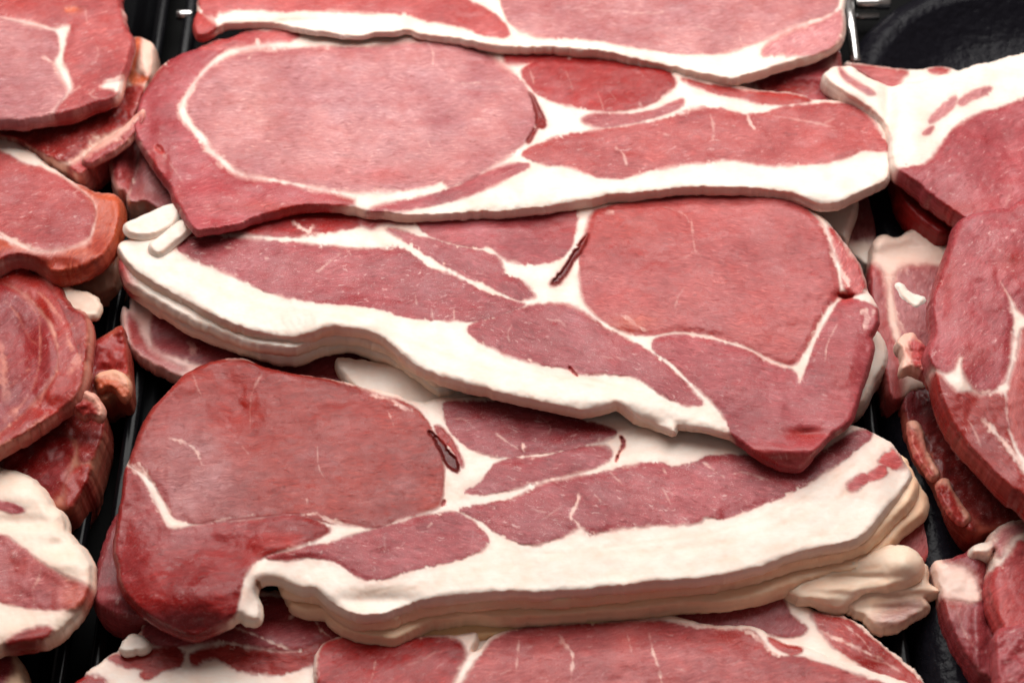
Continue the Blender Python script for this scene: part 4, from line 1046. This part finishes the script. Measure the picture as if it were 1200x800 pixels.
meat('pork_slice', 'pork slice at left with an orange red rim and white fat along its far edge', 'pork slice',
     [(-40, 144), (0, 158), (18, 163), (40, 178), (66, 200), (92, 215), (110, 224), (134, 227), (143, 240), (141, 258), (135, 280), (122, 300), (102, 312), (78, 318), (60, 318), (40, 304), (20, 300), (-40, 302)],
     (160, 30, 310, 42), th=10, step=1.6, group=LEFT, rnd=5, bulge=1.4, edge=(RED * 0.8, 0.85),
     mus=[Mu('eye_muscle', [(-40, 168), (0, 178), (25, 192), (52, 199), (88, 219), (108, 235), (112, 252), (107, 270), (102, 280), (80, 290), (50, 293), (20, 285), (0, 274), (-40, 265)], PINK, 20, 0.7, 1.2, 2.2, 0.8),
          Mu('rim_muscle', [(88, 214), (110, 223), (136, 225), (147, 240), (144, 260), (138, 282), (124, 304), (102, 316), (78, 322), (60, 322), (40, 306), (20, 302), (-40, 306), (-40, 275), (0, 281), (25, 291), (50, 297), (82, 293), (105, 282), (112, 262), (114, 245), (108, 232)], ORNG * np.array([0.95, 0.8, 0.75]), 70, 0.3, 1.2, 2.5, 0.6)],
     veins=[([(-5, 270), (15, 281), (32, 290), (48, 291)], 4.5, 0.85), ([(8, 258), (25, 265)], 2, 0.4), ([(20, 262), (32, 268)], 2, 0.4), ([(85, 222), (90, 235)], 3, 0.3)],
     tints=[(130, 235, 20, 12, ORNG * 1.3, 0.5), (20, 300, 40, 8, PURP, 0.8), (80, 310, 30, 10, RED, 0.7), (120, 285, 16, 20, RED * 0.8, 0.6)],
     bumps=[(125, 270, 20, 40, -3), (60, 312, 50, 10, -3)])
meat('pork_slice', 'crinkled red slice edge with white fat bits below the top left slice', 'pork slice',
     [(-40, 130), (40, 120), (100, 110), (140, 90), (150, 60), (154, 46), (164, 44), (180, 52), (181, 64), (178, 85), (174, 98), (166, 114), (164, 126), (160, 135), (166, 141), (150, 158), (132, 172), (118, 185), (104, 198), (94, 206), (76, 197), (52, 182), (20, 165), (-40, 150)],
     (45, 30, 205, 34), th=16, step=1.6, group=LEFT, rnd=2.5, lump=1.7, lumps=18, base=FAT * np.array([0.9, 0.72, 0.66]), edge=(ORNG * 0.8, 0.6),
     mus=[Mu('cap_muscle', [(-40, 130), (40, 120), (110, 112), (150, 100), (168, 102), (164, 125), (156, 138), (140, 150), (120, 158), (100, 172), (80, 190), (52, 180), (20, 164), (-40, 152)], RED * 0.9, 30, 0.8, 2.5, 2.5),
          Mu('rim_muscle', [(100, 185), (120, 172), (150, 150), (160, 145), (130, 176), (100, 203), (80, 196)], PINK * 1.05, 40, 0.4, 2, 3),
          Mu('streak_muscle', [(150, 60), (156, 46), (164, 44), (162, 60), (158, 85), (174, 90), (170, 96), (150, 95)], ORNG, 70, 0.3, 1.5, 2.5)],
     bumps=[(168, 65, 8, 18, 2), (155, 90, 14, 6, -2)], tints=[(120, 140, 40, 10, DEEP, 0.5)])
meat('pork_slice', 'pork slice in the top left corner with a white branching seam', 'pork slice',
     [(-40, -60), (138, -60), (139, 0), (144, 14), (147, 30), (155, 43), (153, 60), (148, 80), (143, 96), (138, 110), (130, 116), (110, 122), (90, 128), (60, 136), (30, 141), (0, 140), (-40, 138)],
     (0, 40, 145, 46), th=7, step=1.6, group=LEFT, rnd=1.6, edge=(ORNG * 1.05, 0.75), bulge=1.0,
     mus=[Mu('eye_muscle', [(-40, 18), (0, 23), (30, 29), (54, 35), (65, 42), (68, 60), (61, 75), (73, 95), (78, 105), (72, 118), (56, 140), (30, 146), (-40, 144)], PALE * 0.95, 10, 0.3, 1.2, 2.0),
          Mu('cap_muscle', [(-40, -60), (140, -60), (142, 10), (150, 35), (158, 45), (152, 80), (142, 91), (120, 97), (116, 104), (138, 108), (128, 118), (105, 126), (75, 133), (64, 138), (74, 120), (86, 104), (82, 85), (76, 70), (80, 45), (84, 30), (76, 29), (60, 31), (30, 24), (0, 18), (-40, 13)], PINK * 1.03, 30, 0.7, 1.2, 1.6)],
     veins=[([(76, 110), (62, 130), (55, 143)], 3, 0.4), ([(95, 100), (82, 110)], 2.5, 0.5), ([(112, 104), (105, 112), (116, 116)], 3, 0.45), ([(48, 66), (62, 74)], 4, 0.6), ([(100, 8), (102, 30)], 2, 0.3), ([(112, 48), (115, 65), (105, 78)], 2, 0.35), ([(0, 20), (30, 26), (56, 32)], 2.5, 0.6), ([(120, 96), (135, 93), (146, 88)], 4, 0.8)],
     tints=[(20, 5, 60, 10, RED * 1.1, 0.6), (85, 12, 10, 5, ORNG, 0.7)], pits=[([(78, 12), (90, 10)], 3, 0.6, ORNG)])

# ------------------------------------------------------------------ right column
meat('pork_slice', 'pale pink slice with white fat chip leaning behind the marbled right slice', 'pork slice',
     [(1019, 300), (1022, 286), (1028, 277), (1040, 275), (1052, 278), (1064, 270), (1080, 266), (1120, 276), (1150, 300), (1140, 400), (1100, 450), (1072, 460), (1058, 470), (1046, 470), (1037, 448), (1027, 400), (1020, 340)],
     (270, 24, 470, 22), th=20, step=1.6, group=RIGHT, rnd=3.5, bulge=0.6, base=FAT * np.array([0.92, 0.78, 0.74]), edge=(RED, 0.3),
     mus=[Mu('rim_muscle', [(1016, 314), (1030, 316), (1037, 330), (1039, 360), (1042, 385), (1050, 410), (1057, 440), (1055, 475), (1042, 475), (1030, 430), (1020, 380)], PINK * 1.05, 80, 0.3, 1.5, 3),
          Mu('streak_muscle', [(1048, 330), (1058, 315), (1070, 311), (1100, 313), (1130, 330), (1110, 400), (1085, 430), (1066, 430), (1058, 395), (1050, 360)], PURP * 0.9 + FAT * 0.06, 70, 0.4, 1.5, 3)],
     veins=[([(1040, 320), (1043, 345), (1050, 370), (1062, 392)], 5, 0.6), ([(1060, 318), (1072, 326)], 2, 0.4)],
     tints=[(1080, 300, 30, 10, PALE * 1.3, 0.3)], bumps=[(1030, 285, 14, 10, 2), (1060, 292, 20, 10, -2)])
meat('fat_chip', 'bright white fat chip on the pale pink slice at right', 'fat piece',
     [(1051, 334), (1058, 333), (1065, 342), (1082, 349), (1080, 355), (1074, 360), (1066, 356), (1058, 348)],
     (330, 25.2, 362, 25.0), th=1.2, step=1.4, rnd=0.7, jag=1.6)
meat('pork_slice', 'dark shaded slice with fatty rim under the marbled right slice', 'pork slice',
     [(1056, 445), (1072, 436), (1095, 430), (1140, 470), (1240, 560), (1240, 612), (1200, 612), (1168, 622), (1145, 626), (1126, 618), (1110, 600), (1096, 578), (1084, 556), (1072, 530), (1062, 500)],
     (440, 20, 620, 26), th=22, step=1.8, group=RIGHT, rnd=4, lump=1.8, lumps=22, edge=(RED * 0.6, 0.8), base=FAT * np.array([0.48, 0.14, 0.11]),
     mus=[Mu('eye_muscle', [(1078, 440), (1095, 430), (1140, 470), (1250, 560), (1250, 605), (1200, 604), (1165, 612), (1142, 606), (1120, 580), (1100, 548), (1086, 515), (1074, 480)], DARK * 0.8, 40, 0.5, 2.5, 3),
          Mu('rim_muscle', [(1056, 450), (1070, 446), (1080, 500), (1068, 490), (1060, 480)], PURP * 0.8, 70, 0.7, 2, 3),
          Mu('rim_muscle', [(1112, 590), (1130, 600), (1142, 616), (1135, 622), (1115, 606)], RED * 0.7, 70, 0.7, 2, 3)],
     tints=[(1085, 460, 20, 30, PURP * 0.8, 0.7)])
meat('fat_lump', 'ragged pink fat lump clinging to the left side of the marbled right slice', 'fat piece',
     [(1052, 402), (1058, 393), (1070, 389), (1078, 398), (1088, 410), (1092, 425), (1100, 420), (1110, 440), (1118, 470), (1108, 480), (1098, 462), (1088, 442), (1076, 432), (1066, 430), (1056, 432), (1060, 416)],
     (390, 40, 480, 44), th=8, step=1.5, rnd=1.6, lump=2.2, lumps=9, jag=3.0, base=FAT * np.array([0.9, 0.66, 0.6]), mot=0.9,
     mus=[Mu('streak_muscle', [(1066, 400), (1078, 398), (1096, 412), (1104, 430), (1118, 470), (1108, 488), (1094, 466), (1084, 440), (1070, 424)], PINK * 1.15, 50, 0.3, 2.5, 4)])
meat('pork_slice', 'marbled dark pink slice at right with a white forked seam', 'pork slice',
     [(1122, 262), (1140, 250), (1180, 244), (1260, 236), (1260, 610), (1196, 578), (1170, 560), (1146, 535), (1122, 505), (1106, 474), (1095, 440), (1086, 412), (1096, 388), (1092, 360), (1098, 330), (1108, 300), (1116, 278)],
     (250, 47, 575, 51), th=12, step=1.5, group=RIGHT, rnd=4, bulge=1.2, edge=(RED * 0.9, 0.6), lump=0.9,
     mus=[Mu('eye_muscle', [(1118, 262), (1150, 250), (1260, 236), (1260, 375), (1205, 368), (1187, 345), (1171, 322), (1167, 326), (1178, 350), (1183, 375), (1180, 410), (1175, 438), (1166, 452), (1150, 458), (1136, 440), (1128, 415), (1118, 420), (1110, 432), (1084, 415), (1094, 380), (1088, 355), (1098, 320)], PURP * 1.08, 50, 0.8, 1.3, 2.0, 0.8, 5.0),
          Mu('cap_muscle', [(1204, 382), (1260, 385), (1260, 600), (1210, 545), (1190, 515), (1182, 490), (1181, 462), (1189, 430), (1196, 402)], PINK * np.array([1.0, 0.9, 0.8]), 80, 0.3, 1.3, 2.2, 0.8),
          Mu('rim_muscle', [(1096, 440), (1120, 462), (1140, 462), (1152, 466), (1173, 464), (1175, 485), (1178, 500), (1150, 492), (1170, 518), (1190, 545), (1210, 575), (1240, 610), (1190, 580), (1150, 542), (1118, 505), (1104, 475)], RED * 0.85, -50, 0.5, 1.5, 2.2, 0.6, 4.0),
          Mu('rim_muscle', [(1160, 490), (1178, 500), (1186, 525), (1196, 545), (1180, 525)], RED * 0.8, -50, 0.5, 1.2, 2.0, 0.4)],
     veins=[([(1150, 492), (1170, 510), (1190, 535), (1205, 555)], 7, 0.8), ([(1148, 460), (1165, 458), (1176, 462)], 4, 0.7), ([(1130, 488), (1140, 500), (1150, 525)], 2.5, 0.4), ([(1180, 360), (1200, 372)], 5, 0.8), ([(1183, 215), (1190, 230)], 3, 0.4)],
     tints=[(1185, 305, 18, 14, RED, 0.75), (1110, 330, 14, 40, RED, 0.4), (1140, 420, 20, 20, RED * 0.9, 0.5)],
     bumps=[(1160, 300, 50, 40, 2.0), (1180, 308, 18, 10, -0.8), (1125, 440, 14, 26, 2.5), (1100, 350, 14, 60, -3), (1120, 520, 40, 40, -3)])
meat('fat_lump', 'knobbly white fat bit on the front left of the marbled right slice', 'fat piece',
     [(1112, 412), (1120, 404), (1127, 408), (1131, 425), (1130, 440), (1128, 462), (1124, 478), (1114, 484), (1108, 470), (1116, 450), (1114, 432)],
     (404, 48.5, 484, 49.5), th=3, step=1.4, rnd=1.2, lump=1.4, lumps=8, jag=2.6, base=FAT * np.array([0.88, 0.68, 0.62]))
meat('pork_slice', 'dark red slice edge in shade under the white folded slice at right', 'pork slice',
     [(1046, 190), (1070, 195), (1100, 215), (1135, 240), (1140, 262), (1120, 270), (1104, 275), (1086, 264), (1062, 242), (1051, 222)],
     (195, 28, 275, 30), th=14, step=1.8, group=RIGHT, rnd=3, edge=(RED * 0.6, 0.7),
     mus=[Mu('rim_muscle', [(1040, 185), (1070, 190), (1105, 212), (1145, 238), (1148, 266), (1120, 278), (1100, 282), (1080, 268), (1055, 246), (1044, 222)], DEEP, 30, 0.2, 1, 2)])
meat('pork_slice', 'thin pink slice edge behind the white fold, against the pebbled tray', 'pork slice',
     [(990, 74), (1010, 75), (1040, 79), (1075, 82), (1100, 78), (1120, 82), (1140, 90), (1060, 112), (1030, 100)],
     (75, 27, 110, 29), th=12, step=1.6, group=RIGHT, rnd=1.5, jag=1.0,
     mus=[Mu('streak_muscle', [(998, 78), (1012, 77), (1040, 81), (1062, 84), (1056, 92), (1048, 104), (1030, 98)], PINK * 0.9, 10, 0.3, 1.2, 2), Mu('streak_muscle', [(1088, 82), (1102, 80), (1112, 83), (1100, 87)], PINK * 0.9, 10, 0.3, 1.0, 2)])
meat('pork_slice', 'pork slice at upper right with a thick white folded fat end', 'pork slice',
     [(966, 93), (969, 82), (980, 77), (998, 78), (1012, 88), (1030, 97), (1046, 101), (1062, 97), (1084, 94), (1110, 86), (1150, 75), (1200, 62), (1260, 48), (1260, 278), (1180, 266), (1140, 262), (1126, 254), (1100, 236), (1072, 213), (1056, 203), (1046, 194), (1044, 178), (1042, 160), (1034, 144), (1012, 124), (985, 107)],
     (60, 36, 255, 45), th=9, step=1.5, group=RIGHT, rnd=3.2, bulge=1.0, edge=(RED * 0.75, 0.45),
     mus=[Mu('eye_muscle', [(1050, 202), (1062, 196), (1076, 195), (1088, 190), (1101, 175), (1115, 155), (1140, 138), (1170, 128), (1260, 112), (1260, 285), (1140, 268), (1122, 256), (1095, 236), (1068, 214)], PURP * 1.12, 40, 0.7, 1.2, 1.6, 1.0),
          Mu('streak_muscle', [(1090, 142), (1104, 124), (1120, 114), (1118, 124), (1108, 133), (1096, 142)], PALE * 1.05, 45, 0.3, 1.0, 1.6, 0),
          Mu('streak_muscle', [(1123, 119), (1138, 109), (1160, 102), (1157, 110), (1138, 117), (1128, 123)], PALE * 1.05, 45, 0.3, 1.0, 1.6, 0),
          Mu('streak_muscle', [(1082, 157), (1087, 152), (1093, 149), (1089, 156)], PALE * 1.05, 45, 0.3, 0.5, 1.4, 0),
          Mu('streak_muscle', [(984, 80), (994, 90), (1008, 99), (1025, 109), (1018, 110), (1000, 100), (988, 90)], PALE * 0.95, -30, 0.3, 0.8, 1.6, 0)],
     veins=[([(1183, 215), (1182, 230), (1178, 242)], 2.2, 0.5), ([(1196, 240), (1200, 255)], 4, 0.5)],
     tints=[(1110, 245, 40, 8, RED * 1.1, 0.7)],
     bumps=[(1042, 118, 8, 40, -2.5), (1000, 105, 30, 20, 2.5), (1065, 150, 24, 60, 3), (1140, 200, 50, 40, 2), (1000, 96, 24, 4, -1)])
meat('pork_slice', 'pinkish layered slice side with white fat bits at lower right', 'pork slice',
     [(1093, 662), (1104, 655), (1128, 649), (1142, 640), (1165, 638), (1190, 650), (1200, 760), (1190, 850), (1175, 810), (1150, 790), (1130, 766), (1112, 732), (1101, 695)],
     (640, 26, 800, 27), th=22, step=1.8, group=RIGHT, rnd=4, lump=1.0, lumps=20, base=FAT * np.array([0.95, 0.82, 0.8]), edge=(RED * 0.7, 0.8),
     mus=[Mu('belly_muscle', [(1108, 656), (1128, 645), (1142, 636), (1170, 630), (1200, 650), (1200, 850), (1170, 820), (1140, 790), (1115, 750), (1100, 705), (1112, 703), (1128, 706), (1146, 706), (1150, 690), (1140, 668), (1122, 660)], PURP * 0.8, 70, 0.4, 2, 2.5)],
     veins=[([(1122, 715), (1130, 740), (1148, 765)], 2, 0.4)], bumps=[(1160, 700, 6, 60, -2.5), (1145, 730, 8, 60, 2)], tints=[(1120, 700, 14, 20, ORNG, 0.3)])
meat('pork_slice', 'glossy pink slice at the right edge near the bottom with white fat at its top', 'pork slice',
     [(1260, 606), (1200, 609), (1180, 612), (1166, 622), (1158, 634), (1142, 640), (1140, 648), (1158, 652), (1166, 645), (1158, 680), (1160, 706), (1170, 728), (1174, 745), (1172, 780), (1180, 850), (1260, 850)],
     (610, 31, 800, 41), th=10, step=1.5, group=RIGHT, rnd=4.5, bulge=1.4, edge=(ORNG * 0.7, 0.6), jag=1.6,
     mus=[Mu('eye_muscle', [(1154, 700), (1156, 680), (1166, 668), (1178, 660), (1190, 640), (1200, 632), (1260, 625), (1260, 850), (1172, 850), (1166, 780), (1166, 730)], PINK * np.array([1.0, 0.85, 0.9]), 50, 0.3, 1.6, 2.0, 1.0),
          Mu('streak_muscle', [(1166, 640), (1172, 622), (1200, 612), (1260, 608), (1260, 618), (1200, 622), (1182, 632), (1172, 650)], PALE * 1.1, 40, 0.6, 2.0, 4, 0.2)],
     bumps=[(1180, 645, 14, 16, 2), (1160, 700, 8, 40, -2)], tints=[(1172, 712, 12, 20, RED * 1.1, 0.6)])
meat('pork_slice', 'rough dark pink slice corner at the bottom right edge', 'pork slice',
     [(1166, 752), (1172, 738), (1186, 734), (1215, 728), (1260, 722), (1260, 850), (1178, 850), (1170, 800), (1166, 776)],
     (730, 43, 800, 45), th=8, step=1.6, group=RIGHT, rnd=3, lump=1.0, lumps=14,
     mus=[Mu('eye_muscle', [(1160, 752), (1168, 732), (1186, 728), (1260, 715), (1260, 850), (1170, 850), (1162, 800), (1160, 776)], PURP, 20, 0.9, 1.5, 1.5)],
     veins=[([(1185, 760), (1200, 770)], 2, 0.4)])

# ------------------------------------------------------------------ torn scraps between the stacks
meat('meat_scrap', 'torn pinkish scrap at the lower edge of the dark red veined slice', 'meat scrap',
     [(84, 472), (94, 457), (106, 460), (113, 466), (120, 478), (117, 490), (106, 484), (98, 488), (90, 482)],
     (455, 36, 490, 33), th=4, step=1.3, rnd=1.2, jag=2.4, lump=1.4, lumps=12, base=FAT * np.array([0.80, 0.50, 0.44]), edge=(RED, 0.5),
     mus=[Mu('streak_muscle', [(84, 476), (94, 468), (106, 472), (112, 484), (100, 486), (90, 484)], RED, 30, 0.5, 2, 3)], group='torn scraps')
meat('meat_scrap', 'orange pink torn lip on the front of the folded flap beside the dark gap', 'meat scrap',
     [(112, 440), (128, 434), (142, 436), (152, 446), (151, 460), (144, 466), (138, 458), (126, 452), (116, 456)],
     (434, 28, 466, 27), th=4, step=1.3, rnd=1.4, jag=2.0, lump=1.2, lumps=12, base=FAT * np.array([0.80, 0.52, 0.40]), edge=(RED, 0.6),
     mus=[Mu('streak_muscle', [(110, 446), (126, 444), (144, 452), (152, 462), (138, 464), (118, 460)], ORNG, 20, 0.4, 2, 3)], group='torn scraps')
meat('meat_scrap', 'thin pale pink strip between the top left pile and the palest eye slice', 'meat scrap',
     [(98, 184), (118, 168), (140, 152), (158, 136), (168, 128), (170, 140), (156, 160), (134, 178), (112, 190), (102, 192)],
     (130, 38, 192, 36), th=3, step=1.3, rnd=1.2, jag=1.4, lump=0.8, lumps=14, base=FAT * np.array([0.80, 0.52, 0.48]), edge=(RED, 0.4),
     mus=[Mu('streak_muscle', [(100, 188), (125, 172), (150, 154), (166, 136), (168, 142), (152, 162), (128, 182), (106, 192)], PINK, 40, 0.6, 2, 3)], group='torn scraps')
meat('meat_scrap', 'upper bit of pinkish torn fat on the rim of the dark shaded slice at right', 'meat scrap',
     [(1064, 500), (1072, 492), (1080, 500), (1082, 515), (1090, 535), (1100, 552), (1094, 560), (1082, 548), (1072, 528)],
     (490, 26.5, 560, 29), th=3, step=1.3, rnd=1.2, jag=2.2, lump=1.2, lumps=11, base=FAT * np.array([0.80, 0.48, 0.40]), edge=(RED * 0.8, 0.6), mot=0.6,
     mus=[Mu('streak_muscle', [(1062, 505), (1074, 508), (1084, 535), (1096, 556), (1084, 554), (1070, 530)], RED, 60, 0.5, 2, 3)], group='torn scraps')
meat('meat_scrap', 'lower bit of pinkish torn fat on the rim of the dark shaded slice at right', 'meat scrap',
     [(1098, 566), (1108, 560), (1116, 572), (1126, 590), (1136, 604), (1128, 612), (1114, 602), (1104, 584)],
     (558, 28, 612, 29.5), th=3, step=1.3, rnd=1.2, jag=2.2, lump=1.2, lumps=11, base=FAT * np.array([0.72, 0.40, 0.33]), edge=(RED * 0.8, 0.6), mot=0.6,
     mus=[Mu('streak_muscle', [(1100, 572), (1112, 576), (1126, 600), (1130, 612), (1112, 604)], RED * 0.9, 60, 0.5, 2, 3)], group='torn scraps')
